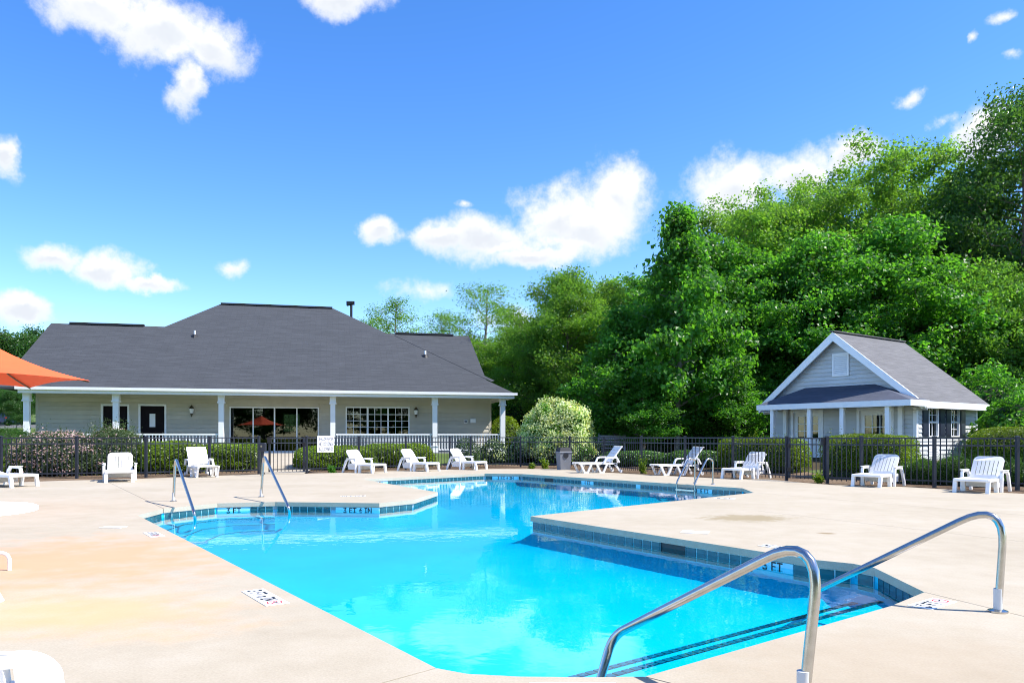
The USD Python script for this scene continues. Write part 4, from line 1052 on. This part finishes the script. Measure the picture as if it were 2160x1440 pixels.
TZ = .70; e = G(45, 1073, TZ); tc = e + np.array([-.60, .02, 0])
tb = thing('round_table', 'round white patio table cut by the left edge of view', 'table', (tc[0], tc[1], 0))
obj('tabletop', [tube([(0, 0, TZ - .035), (0, 0, TZ - .03), (0, 0, TZ - .008), (0, 0, TZ)], [.57, .60, .60, .585], 48)], M['plastic'], tb, smooth=40)
for k in range(4):
    an = k * math.pi / 2 + .8; c_, s_ = math.cos(an), math.sin(an)
    obj('leg', [tube(fillet([(c_ * .20, s_ * .20, TZ - .03), (c_ * .24, s_ * .24, .30), (c_ * .38, s_ * .38, .0)], .15), .022, 10)], M['plastic'], tb, smooth=40)
f = G(20, 1202)
ch = thing('patio_chair', 'white tube framed patio chair in front of the round table at the left edge', 'chair', (f[0] - .30, f[1] - .44, 0))
for yy in (-.22, .22):
    obj('sled_leg', [tube(fillet([(.30, yy * .0 + (yy + .22), .0), (.30, yy + .22, .14), (.18, yy + .22, .165), (-.25, yy + .22, .165), (-.30, yy + .22, .44)], .09), .017, 10)], M['plastic'], ch, smooth=40)
obj('seat', [rbox(-.34, .20, -.03, .47, .42, .455, .015)], M['plastic'], ch)
obj('backrest', [hull([(x, y, z) for x, z in ((-.36, .46), (-.33, .46), (-.46, .88), (-.43, .88)) for y in (0.0, .44)])], M['plastic'], ch)

# the close white chair at the bottom left: a rounded back with a hand slot
cz = .74; Yc = (cz - EYE) / ((HY - 1363) / FPX)
cx0 = (-108 - CX) / FPX * Yc
wch = thing('plastic_chair', 'white plastic chair back with a hand slot in the bottom left corner', 'chair', (cx0, Yc, 0), 0.12)
g = unary_union([sbox(-.24, .40, .24, .66), Point(-.17, .67).buffer(.07, 12), Point(.17, .67).buffer(.07, 12), sbox(-.17, .62, .17, .74)]).difference(sbox(.150, .672, .168, .708)).difference(sbox(-.168, .672, -.150, .708))
m = prism(g, 0, .028)[0]; v = np.array(m.vertices)
mm = trimesh.Trimesh(np.stack([v[:, 0], v[:, 2] + (.74 - v[:, 1]) * .22 - .05 + .06 * (1 - (v[:, 0] / .24) ** 2) * -1.0, v[:, 1]], 1), np.array(m.faces), process=False); mm.fix_normals()
obj('backrest', [mm], M['plastic'], wch)
obj('seat', [rbox(-.23, .23, .02, .46, .40, .43, .012)] if False else [rbox(-.23, .23, -.42, .05, .40, .43, .012)], M['plastic'], wch)
for sx in (-1, 1):
    for sy, yy in ((0, .03), (1, -.40)): obj('leg', [beam((sx * .21, yy, .40), (sx * .235, yy + (.03 if sy == 0 else -.03), 0), .05, .04)], M['plastic'], wch)


# ------------------------------------------------------------------ leaves, shrubs and trees
def leaves(P, Nn, size, rng, aspect=.62, fold=.25):
    n = len(P); Nn = Nn / (np.linalg.norm(Nn, axis=1, keepdims=True) + 1e-9)
    r = rng.normal(size=(n, 3)); t = r - Nn * (r * Nn).sum(1, keepdims=True); t /= np.linalg.norm(t, axis=1, keepdims=True) + 1e-9; b = np.cross(Nn, t)
    s = (size * rng.uniform(.65, 1.3, n))[:, None]
    v = np.stack([P - t * s * .5, P + b * s * aspect * .5 + Nn * s * fold * .5, P + t * s * .5 - Nn * s * .1, P - b * s * aspect * .5 + Nn * s * fold * .5], 1).reshape(-1, 3)
    i = np.arange(n)[:, None] * 4; f = np.concatenate([i + [0, 1, 2], i + [0, 2, 3]], 1).reshape(-1, 3)
    return v, f


def shrub(name, label, cat, ctr, dims, rot, n, leaf, mat, seed, e=2.5, group=None, bloom=None, rough=.16, spikes=0, aspect=.62, core=.80):
    """a rounded (e = 2) or clipped (e = 5) shrub: half widths dims[0], dims[1], height dims[2]"""
    rng = np.random.default_rng(seed); z0 = ground(ctr[0], ctr[1])
    t = thing(name, label, cat, (ctr[0], ctr[1], z0), rot, group)
    def surf(k, fac):
        d = rng.normal(size=(k, 3)); d[:, 2] = np.abs(d[:, 2]) - .25 * rng.random(k); d /= np.linalg.norm(d, axis=1, keepdims=True)
        r = (np.abs(d) ** e).sum(1) ** (-1 / e); q = d * r[:, None]
        bump = 1 + rough * 2 * (meshkit.fbm(q * np.array([dims[0], dims[1], dims[2]]) * 1.7 + seed * 3.1, 3) - .5)
        q = q * (fac * bump)[:, None]; q[:, 2] = np.maximum(q[:, 2], -.28)
        return np.stack([q[:, 0] * dims[0], q[:, 1] * dims[1], dims[2] * (.22 + q[:, 2] * .78)], 1), d
    P, d = surf(n, 1 - .22 * rng.random(n) ** 1.5)
    nn = d * np.array([1 / dims[0], 1 / dims[1], 1 / dims[2]]) * min(dims) * .7 + np.array([0, 0, .45]) + rng.normal(size=P.shape) * .55
    crown = obj('foliage', [leaves(P, nn, leaf, rng, aspect)], M[mat], t, kind='stuff')
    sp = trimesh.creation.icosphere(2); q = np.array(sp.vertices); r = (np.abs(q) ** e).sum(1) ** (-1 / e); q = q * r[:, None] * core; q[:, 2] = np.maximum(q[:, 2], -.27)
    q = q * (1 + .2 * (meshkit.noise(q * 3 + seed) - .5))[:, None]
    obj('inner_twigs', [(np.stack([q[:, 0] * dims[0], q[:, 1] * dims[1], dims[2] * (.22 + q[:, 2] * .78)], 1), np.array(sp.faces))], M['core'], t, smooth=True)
    if spikes:
        P, d = surf(spikes, 1 + 0 * rng.random(spikes)); L = rng.uniform(.10, .32, spikes) * min(1.0, dims[2])
        pp = np.vstack([P + (d * .4 + [0, 0, .8] + rng.normal(size=P.shape) * .2) * (L * k / 6)[:, None] for k in range(7)])
        obj('shoots', [leaves(pp, rng.normal(size=pp.shape) + [0, 0, .5], leaf * .8, rng, aspect)], M[mat], t, kind='stuff')
    if bloom:
        nb_, bm, bs = bloom; P, d = surf(nb_, 1.02 - .06 * rng.random(nb_)); keep = meshkit.noise(P * 2.3 + 9) > .35; P, d = P[keep], d[keep]
        pp = np.repeat(P, 4, 0) + rng.normal(size=(len(P) * 4, 3)) * bs * .9
        obj('blossoms', [leaves(pp, np.repeat(d, 4, 0) + rng.normal(size=pp.shape) * .6, bs, rng, .8)], M[bm], t, kind='stuff')
    return t


def pxc(p0, p1, Y): return ((p0 + p1) / 2 - CX) / FPX * Y, (p1 - p0) / 2 / FPX * Y
def topz(py, Y): return EYE + (HY - py) / FPX * Y
def shr(name, label, cat, p0, p1, ptop, Y, deep, n, leaf, mat, seed, rot=0.0, **kw):
    x, hw = pxc(p0, p1, Y); return shrub(name, label, cat, (x, Y), (hw, deep, topz(ptop, Y) - ground(x, Y)), rot, n, leaf, mat, seed, **kw)
shr('flowering_shrub', 'wide shrub with pink blossom and bronze shoots behind the left fence', 'shrub', 30, 215, 912, 23.4, 1.2, 9000, .075, 'leaf_bronze', 1, .25, e=2.4, bloom=(1000, 'petal_pink', .05), spikes=120)
shr('flowering_shrub', 'bronze shrub with tall wispy shoots between the pink shrub and the hedge', 'shrub', 170, 300, 903, 24.2, 1.1, 7000, .07, 'leaf_bronze', 2, .3, e=2.2, bloom=(160, 'petal_pink', .045), spikes=260)
shr('low_shrub', 'low bright green shrub behind the fence at the left edge', 'shrub', -30, 40, 962, 22.8, .7, 2500, .07, 'leaf_hedge', 3, .2)
shr('spreading_conifer', 'low dark spreading conifer below the porch end at the left edge', 'shrub', -60, 62, 903, 27.0, 1.4, 5000, .10, 'leaf_dark', 4, .2, aspect=.3, spikes=60)
shr('hedge', 'bright green clipped hedge between the bronze shrub and the walk gate', 'hedge', 292, 432, 932, 24.8, 1.0, 10000, .075, 'leaf_hedge', 5, .42, e=4.0)
shr('hedge', 'bright green clipped hedge left of the walk gate', 'hedge', 415, 546, 934, 26.2, 1.0, 10000, .075, 'leaf_hedge', 6, .42, e=4.0, rough=.2)
shr('hedge', 'bright green hedge behind the warning sign', 'hedge', 622, 790, 940, 27.6, 1.0, 11000, .075, 'leaf_hedge', 7, .40, e=3.6)
shr('hedge', 'bright green hedge behind the middle lounge chairs, ending before the white column', 'hedge', 765, 912, 935, 29.6, 1.0, 11000, .075, 'leaf_hedge', 8, .40, e=3.8)
shr('open_shrub', 'thin grey green shrub right of the hedge behind the fence', 'shrub', 952, 1010, 930, 30.5, .7, 1500, .09, 'leaf_grey', 9, .3, core=.4, rough=.4)
shr('open_shrub', 'thin grey green shrub with pale sprigs left of the fence corner', 'shrub', 1010, 1075, 928, 31.6, .8, 1900, .09, 'leaf_grey', 10, .3, core=.45, rough=.4, bloom=(160, 'petal_cream', .06))
shr('open_shrub', 'dusky grey shrub just left of the litter bin', 'shrub', 1072, 1135, 922, 32.0, .8, 2100, .09, 'leaf_grey', 11, .3, core=.5, rough=.35, bloom=(260, 'petal_cream', .06))
shr('open_shrub', 'grey green shrub right behind the litter bin', 'shrub', 1130, 1262, 914, 32.6, .9, 3300, .09, 'leaf_grey', 12, -.4, core=.55, rough=.35, bloom=(420, 'petal_cream', .07))
shr('blossom_bush', 'large rounded bush covered in cream blossom beside the clubhouse', 'bush', 1100, 1248, 846, 31.9, 1.4, 14000, .10, 'leaf_gloss', 13, 0, e=2.2, bloom=(5200, 'petal_cream', .08), spikes=90, rough=.28)
shr('round_bush', 'small yellow green bush behind the last porch column', 'bush', 1030, 1100, 878, 40.5, 1.0, 5000, .09, 'leaf_hedge', 14, 0)
shr('low_hedge', 'low grey green hedge behind the first v-legged lounge chair', 'hedge', 1262, 1420, 951, 29.2, .8, 9000, .08, 'leaf_juniper', 15, -.5, e=3.0)
shr('low_hedge', 'low grey green hedge behind the pool ladder', 'hedge', 1395, 1545, 950, 27.6, .8, 9000, .08, 'leaf_juniper', 16, -.5, e=3.0)
shr('cabana_hedge', 'tall clipped hedge left of the cabana posts', 'hedge', 1516, 1700, 924, 24.8, .62, 17000, .06, 'leaf_hedge', 17, -.85, e=8, rough=.08, spikes=50)
shr('cabana_hedge', 'tall clipped hedge right of the cabana gate', 'hedge', 1744, 1924, 917, 21.6, .62, 17000, .055, 'leaf_hedge', 18, -.85, e=8, rough=.08, spikes=50)
shr('round_hedge', 'rounded bright hedge mound at the right end of the cabana', 'hedge', 2050, 2230, 902, 22.6, 1.0, 16000, .055, 'leaf_hedge', 19, -.6, e=2.8, spikes=60)
for k, (a, b, c_, Y, lab) in enumerate(((1905, 1990, 968, 19.6, 'feathery juniper below the first shuttered window'), (1975, 2062, 964, 19.2, 'feathery juniper below the second shuttered window'), (2040, 2110, 972, 18.6, 'low juniper behind the farthest right lounge chair'), (2105, 2200, 976, 18.6, 'low juniper at the right edge of view'))):
    shr('juniper', lab, 'shrub', a, b, c_, Y, .55, 6000, .06, 'leaf_juniper', 30 + k, -.6, e=2.2, aspect=.25, spikes=160, rough=.3)


def weed(px, py, h_, n, mat, seed, label):
    rng = np.random.default_rng(seed); p = G(px, py); t = thing('weed', label, 'weed', p.tolist()); P, S = [], []
    for k in range(n):
        an, L = rng.uniform(0, 6.28), h_ * rng.uniform(.5, 1.1); lean = rng.uniform(.1, .5); q = np.array([[math.cos(an) * lean * L * s ** 1.5, math.sin(an) * lean * L * s ** 1.5, L * s] for s in np.linspace(0, 1, 6)])
        S.append(tube(q, np.linspace(.006, .002, 6), 4)); P.append(q[1:])
    obj('stems', S, M[mat], t); P = np.repeat(np.vstack(P), 5, 0); P = P + rng.normal(size=P.shape) * .05; P[:, 2] = np.maximum(P[:, 2], .02)
    obj('leaf_tufts', [leaves(P, rng.normal(size=P.shape) + [0, 0, .7], .085, rng)], M[mat], t, kind='stuff')
weed(1355, 998, .50, 9, 'leaf_hedge', 1, 'tall yellow green weed at the fence foot right of the first v-legged lounge chair')
weed(1150, 988, .30, 10, 'leaf_hedge', 2, 'bright weed at the fence foot just left of the litter bin')
weed(1122, 988, .16, 8, 'leaf_hedge', 3, 'low weed at the fence foot, second from the litter bin')
weed(1728, 1018, .18, 7, 'leaf_hedge', 4, 'small weed growing under the cabana gate')
weed(700, 996, .18, 9, 'leaf_mid', 5, 'small weed at the fence foot below the warning sign')


def skeleton(seed, H, R, base, shape, nb, lift, wander=.03, r0=None, droop=0.0):
    rng = np.random.default_rng(seed); r0 = r0 or H * .014
    zs = np.linspace(0, H * .96, 14); off = np.cumsum(rng.normal(size=(14, 2)) * wander * H / 14, 0); off -= off[0]
    trunk = np.c_[off, zs]; parts = [tube(trunk, r0 * np.maximum(1 - zs / H, .06) ** .8, 9)]; tips = []
    for k in range(nb):
        t = base + (1 - base) * ((k + rng.random()) / nb) ** .85; z = t * H * .95; L = R * shape((t - base) / (1 - base)) * rng.uniform(.55, 1.15); an = k * 2.399 + rng.normal() * .35
        c = np.array([np.interp(z, zs, trunk[:, 0]), np.interp(z, zs, trunk[:, 1]), z]); up = lift * rng.uniform(.6, 1.3)
        s = np.linspace(0, 1, 6)[:, None]; dirv = np.array([math.cos(an), math.sin(an), 0])
        br = c + dirv * L * s + np.array([0, 0, 1]) * (up * L * s - droop * L * s ** 2) + rng.normal(size=(6, 3)) * .05 * L * s
        parts.append(tube(br, np.linspace(max(.012, r0 * .34 * (1 - t) + .015), .008, 6), 5, cap=False)); tips.append((br, L, t))
        for q in range(3):
            f = rng.uniform(.35, .85); o = br[0] + (br[-1] - br[0]) * f; a2 = an + rng.choice([-1, 1]) * rng.uniform(.5, 1.1); l2 = L * .45 * rng.uniform(.6, 1.2)
            b2 = o + np.array([math.cos(a2), math.sin(a2), up + .1]) * l2 * s[:4] / s[3]; parts.append(tube(b2, np.linspace(.014, .006, 4), 4, cap=False)); tips.append((b2, l2, t))
    return parts, tips, rng


def crown(tips, rng, per_m, per_clump, clump, leaf, flat=.55, aspect=.7, upn=.45):
    P, Nn = [], []
    for br, L, t in tips:
        k = max(1, int(L * per_m * rng.uniform(.7, 1.3)))
        for q in range(k):
            f = 1.05 - .8 * rng.random() ** 1.6; o = br[0] + (br[-1] - br[0]) * f + rng.normal(size=3) * clump * .35
            m = int(per_clump * rng.uniform(.6, 1.4)); g_ = rng.normal(size=(m, 3)) * clump * np.array([1, 1, flat]) * rng.uniform(.6, 1.15)
            P.append(o + g_); out = (br[-1] - br[0]) / (np.linalg.norm(br[-1] - br[0]) + 1e-6); Nn.append(np.array([0, 0, upn]) + out * .3 + g_ / clump * .25 + rng.normal(size=(m, 3)) * .6)
    P, Nn = np.vstack(P), np.vstack(Nn); P[:, 2] = np.maximum(P[:, 2], .15); return leaves(P, Nn, leaf, rng, aspect)


SHAPES = {'cone': lambda t: (1 - t) ** .95 * (0.6 + .4 * min(1, t * 5)) + .05, 'egg': lambda t: math.sin(math.pi * min(1, (t * .86 + .12)) ** .8) ** .7 + .04, 'dome': lambda t: math.sqrt(max(0, 1 - (t * .96) ** 2.4)) * (.75 + .25 * min(1, t * 4)), 'vase': lambda t: (.35 + .75 * t) * math.sqrt(max(.0, 1.02 - t ** 3))}
protos, TREES = {}, []
def proto(kind, name, label, loc, rot, scale, group):
    t = thing(name, label, 'tree', loc, rot, group, scale=scale); spec = KIND[kind]
    parts, tips, rng = skeleton(spec['seed'], spec['H'], spec['R'], spec['base'], SHAPES[spec['shape']], spec['nb'], spec['lift'], spec.get('wander', .03), spec.get('r0'), spec.get('droop', 0))
    obj('trunk', parts, M[spec['bark']], t, smooth=60)
    obj('crown', [crown(tips, rng, spec['per_m'], spec['pc'], spec['cl'], spec['leaf'], spec.get('flat', .55), spec.get('aspect', .7))], M[spec['mat']], t, kind='stuff')
    protos[kind] = t; return t
KIND = {
    'maple': dict(H=11, R=3.9, base=.10, shape='cone', nb=74, lift=.35, seed=11, bark='bark_pale', per_m=2.7, pc=36, cl=.34, leaf=.20, mat='leaf_mid', aspect=.9),
    'poplar': dict(H=12, R=4.2, base=.07, shape='egg', nb=70, lift=.30, seed=12, bark='bark', per_m=2.6, pc=38, cl=.35, leaf=.19, mat='leaf_mid', aspect=.85),
    'oak': dict(H=11, R=3.8, base=.06, shape='egg', nb=75, lift=.42, seed=13, bark='bark', per_m=2.6, pc=58, cl=.40, leaf=.17, mat='leaf_pale', aspect=.5),
    'dogwood': dict(H=9, R=4.2, base=.06, shape='dome', nb=64, lift=.16, seed=14, bark='bark', per_m=2.4, pc=80, cl=.46, leaf=.14, mat='leaf_gloss', flat=.28, aspect=.6),
    'thin': dict(H=13, R=2.6, base=.30, shape='egg', nb=34, lift=.65, seed=15, bark='bark_pale', per_m=1.5, pc=42, cl=.40, leaf=.15, mat='leaf_pale', aspect=.5, wander=.06),
    'airy': dict(H=15, R=5.0, base=.35, shape='dome', nb=55, lift=.55, seed=16, bark='bark', per_m=2.5, pc=48, cl=.42, leaf=.17, mat='leaf_pale', aspect=.65, r0=.2, wander=.05),
    'dark': dict(H=15, R=4.4, base=.12, shape='egg', nb=64, lift=.30, seed=17, bark='bark', per_m=2.3, pc=58, cl=.50, leaf=.17, mat='leaf_dark', flat=.4, aspect=.6),
    'round': dict(H=12, R=6.0, base=.12, shape='dome', nb=50, lift=.30, seed=18, bark='bark', per_m=1.6, pc=60, cl=.75, leaf=.28, mat='leaf_dark', aspect=.7)}
NAMES = {'maple': 'maple_tree', 'poplar': 'broadleaf_tree', 'oak': 'oak_tree', 'dogwood': 'dogwood_tree', 'thin': 'slender_tree', 'airy': 'airy_tree', 'dark': 'dark_tree', 'round': 'round_tree'}
def tree(kind, px, ptop, Y, wide, label, rot=0.0, group=None):
    """a tree whose top shows at the photo height ptop and whose crown is about wide photo pixels across"""
    Y += 3.5 * (px > 1200 and Y < 47)
    x = (px - CX) / FPX * Y; z = ground(x, Y) - .05; H = topz(ptop, Y) - z; s = KIND[kind]; sc = (wide / FPX * Y / 2 / s['R'], wide / FPX * Y / 2 / s['R'], H / s['H'])
    if kind not in protos: return proto(kind, NAMES[kind], label, (x, Y, z), rot, sc, group)
    return dup(protos[kind], (x, Y, z), rot, label, group, sc)


tree('maple', 1428, 425, 31.0, 320, 'cone shaped maple with a pale trunk and the sharpest top', .3)
tree('maple', 1300, 640, 31.0, 250, 'shorter maple with a leaning pale trunk right of the blossom bush', 1.9)
tree('maple', 1358, 770, 29.5, 190, 'low bushy maple sapling behind the v-legged lounge chairs', 2.7)
tree('maple', 1535, 730, 31.5, 210, 'low bushy maple sapling left of the cabana hedge', 4.4)
tree('poplar', 1580, 520, 37.5, 330, 'dense broadleaf tree directly left of the cabana', .4)
tree('poplar', 1730, 490, 36.0, 360, 'dense broadleaf tree rising behind the cabana gable', 1.7)
tree('poplar', 1890, 455, 37.0, 370, 'dense broadleaf tree rising behind the cabana ridge', 3.0)
tree('poplar', 1500, 500, 38.5, 320, 'broadleaf tree just behind the cone shaped maple', 2.3)
tree('oak', 1195, 565, 46.0, 250, 'yellow green oak with fine leaves beside the clubhouse eave end', .2)
tree('oak', 1290, 585, 45.0, 210, 'fine leaved oak between the yellow green oak and the cone shaped maple', 1.4)
tree('dogwood', 2080, 555, 37.0, 330, 'layered glossy tree right of the cabana roof', .5)
tree('dogwood', 2000, 640, 38.5, 280, 'shorter layered tree close behind the cabana roof end', 2.0)
tree('dogwood', 2185, 640, 34.5, 300, 'layered tree cut by the right edge of view', 3.5)
tree('airy', 1885, 335, 46.0, 400, 'tall airy tree whose thin crown stands against the sky', .6)
tree('airy', 1570, 445, 47.0, 330, 'pale airy tree behind the cone shaped maple', 2.6)
tree('airy', 1700, 430, 49.0, 330, 'pale airy tree in the gap behind the cabana gable', 4.0)
tree('dark', 2165, 175, 40.0, 380, 'tallest dark tree at the top right corner', .5)
tree('dark', 2060, 400, 43.0, 300, 'dark tree just left of the tallest one', 2.2)
tree('thin', 835, 625, 56.0, 150, 'slender tree standing right behind the clubhouse roof', .3)
tree('thin', 1035, 595, 60.0, 170, 'sparse slender tree with the highest top beyond the clubhouse', 1.6)
tree('thin', 935, 655, 58.0, 150, 'sparse slender tree between the two taller ones beyond the clubhouse', 2.9)
tree('thin', 780, 668, 62.0, 120, 'slender tree mostly hidden by the clubhouse hip', 4.1)
tree('oak', 1085, 690, 52.0, 220, 'yellow green oak showing above the porch eave end', 3.3)
tree('oak', 1000, 715, 62.0, 260, 'yellow green oak low behind the right wing of the roof', 5.0)
tree('round', 45, 700, 78.0, 170, 'rounded dark oak left of the clubhouse roof', .4)
tree('round', -40, 712, 82.0, 190, 'rounded dark oak cut by the left edge of view', 2.0)
tree('round', 35, 822, 62.0, 70, 'small round tree under the umbrella, left of the first column', 1.1)
tree('round', 120, 760, 84.0, 150, 'rounded dark oak mostly behind the clubhouse end', 3.2)
DEEP = ['behind the gap left of the cone shaped maple', 'right behind the crown of the cone shaped maple', 'showing left of the cabana gable top', 'showing above the cabana ridge', 'showing right of the airy tree foot', 'behind the layered tree at right', 'beyond the right edge, behind the tallest tree',
        'behind the two oaks beside the clubhouse', 'low beyond the blossom bush', 'beyond the lower right edge of the wood']
for k, (px, pt, Y, wd, kd) in enumerate(((1350, 575, 58, 260, 'poplar'), (1440, 560, 60, 280, 'poplar'), (1640, 470, 42, 300, 'poplar'), (1790, 470, 44, 320, 'poplar'), (1960, 430, 44, 320, 'poplar'), (2100, 520, 42, 300, 'poplar'), (2250, 400, 42, 320, 'dark'), (1240, 660, 60, 260, 'poplar'), (1150, 700, 64, 260, 'poplar'), (2320, 500, 38, 320, 'poplar'))):
    tree(kd, px, pt, Y, wd, 'tree deeper in the wood, ' + DEEP[k], k * 1.3, 'trees deeper in the wood')
for k, (px, Y, wd, ht) in enumerate(((1330, 39, 150, 840), (1420, 38, 170, 850), (1510, 36, 170, 850), (1230, 44, 180, 850), (1600, 37, 190, 830), (2080, 31, 170, 800), (2160, 27, 170, 850), (1700, 40, 220, 820), (1850, 40, 220, 820), (1980, 37, 220, 820), (1130, 50, 200, 850))):
    x = (px - CX) / FPX * Y
    shrub('undergrowth', 'dark leafy undergrowth in the shade of the wood behind the fence', 'shrub', (x, Y), (wd / 2 / FPX * Y, 1.6, topz(ht, Y)), 0, 4600, .16, 'leaf_mid', 60 + k, group='undergrowth in the wood', e=2.2, rough=.4)

# ------------------------------------------------------------------ background things
def trunk_at(px, y0, y1, Y, r, lean): pass
Y = 52.0; x = (741 - CX) / FPX * Y; z0 = ground(x, Y); zt = topz(640, Y)
t = thing('light_pole', 'dark floodlight pole rising behind the clubhouse roof', 'light pole', (x, Y, z0))
obj('pole', [cyl((0, 0, 0), (0, 0, zt - z0 - .1), .085, 10)], M['black'], t, smooth=40)
obj('lamp_head', [hull([(a, b, zt - z0 + c_) for a in (-.30, .12) for b in (-.2, .2) for c_ in (-.02, .12)] + [(-.30, b, zt - z0 - .16) for b in (-.16, .16)])], M['black'], t)
obj('pole_top', [box(-.06, .22, -.06, .06, zt - z0 - .1, zt - z0 + .14)], M['black'], t)
# swing bench in the shade behind the fence
bx = at(1290, 940, 33.0); z0 = ground(bx[0], bx[1])
t = thing('garden_bench', 'weathered slatted garden bench in the shade behind the fence', 'bench', (bx[0], bx[1], z0), -.2)
for k in range(4): obj('back_slat', [box(-.62, .62, .26 + k * .02, .29 + k * .02, .56 + k * .12, .63 + k * .12)], M['stone'], t)
for k in range(4): obj('seat_slat', [box(-.62, .62, -.22 + k * .12, -.13 + k * .12, .42, .45)], M['stone'], t)
for s in (-1, 1):
    obj('bench_leg', [box(s * .58 - .03, s * .58 + .03, -.22, -.16, 0, .42), box(s * .58 - .03, s * .58 + .03, -.16, .24, .36, .418)], M['stone'], t); obj('back_leg', [beam((s * .58, .24, 0), (s * .58, .36, 1.08), .05, .06)], M['stone'], t)
    obj('arm_rest', [box(s * .58 - .04, s * .58 + .04, -.24, .26, .64, .67), box(s * .58 - .02, s * .58 + .02, -.22, -.17, .45, .64)], M['stone'], t)
# parked car beyond the left end of the porch
Y = 74.0; x = (-24 - CX) / FPX * Y; z0 = ground(x, Y)
t = thing('parked_car', 'dark blue parked car at the left edge beyond the shrubs', 'car', (x, Y, z0), 0)
prof = [(-2.1, .30), (-2.1, .78), (-1.2, .92), (-.55, 1.38), (.75, 1.40), (1.55, .98), (2.1, .92), (2.15, .35)]
pm = prism(Polygon(prof), -.85, .85)[0]; v = np.array(pm.vertices); vv = np.stack([v[:, 0], v[:, 2] * np.where(v[:, 1] > 1.0, .82, 1.0), v[:, 1]], 1); cm = trimesh.Trimesh(vv, np.array(pm.faces), process=False); cm.fix_normals()
obj('car_body', [cm], M['car_blue'], t)
for s in (-1, 1):
    obj('side_window', [hull([(a, s * (.857 if z < 1.1 else .72), z) for a, z in ((-1.0, .98), (-.5, 1.32), (.7, 1.33), (1.3, 1.0))] + [(a, s * (.84 if z < 1.1 else .70), z) for a, z in ((-1.0, .98), (-.5, 1.32), (.7, 1.33), (1.3, 1.0))])], M['door_dark'], t)
    for a in (-1.3, 1.35):
        w_ = obj('wheel', [cyl((a, s * .68, .32), (a, s * .88, .32), .32, 20)], M['rubber'], t, smooth=40); obj('rim', [cyl((a, s * .882, .32), (a, s * .89, .32), .19, 14)], M['steel'], w_)
    obj('tail_light', [box(2.12, 2.17, s * .55, s * .80, .68, .84)], M['red'], t)

# trees on the near side of the pool, behind the viewpoint: the dark glass of the clubhouse mirrors them
for k, (x, y, h_, kd) in enumerate(((-34, -30, 1.0, 'poplar'), (-26, -33, 1.1, 'round'), (-18, -31, 1.0, 'poplar'), (-10, -34, 1.15, 'round'), (-2, -31, 1.0, 'poplar'), (6, -34, 1.1, 'round'), (14, -31, 1.0, 'poplar'), (-42, -27, 1.1, 'round'), (-49, -20, 1.0, 'poplar'), (22, -33, 1.1, 'round'))):
    dup(protos[kd], (x, y, -.1), k * 1.1, 'tree mirrored in the clubhouse glass, %s of its row' % ('fourth from left', 'fifth from left', 'sixth from left', 'seventh from left', 'fourth from right', 'third from right', 'second from right', 'third from left', 'leftmost', 'rightmost')[k], 'trees on the near side of the pool', (1.15, 1.15, h_))
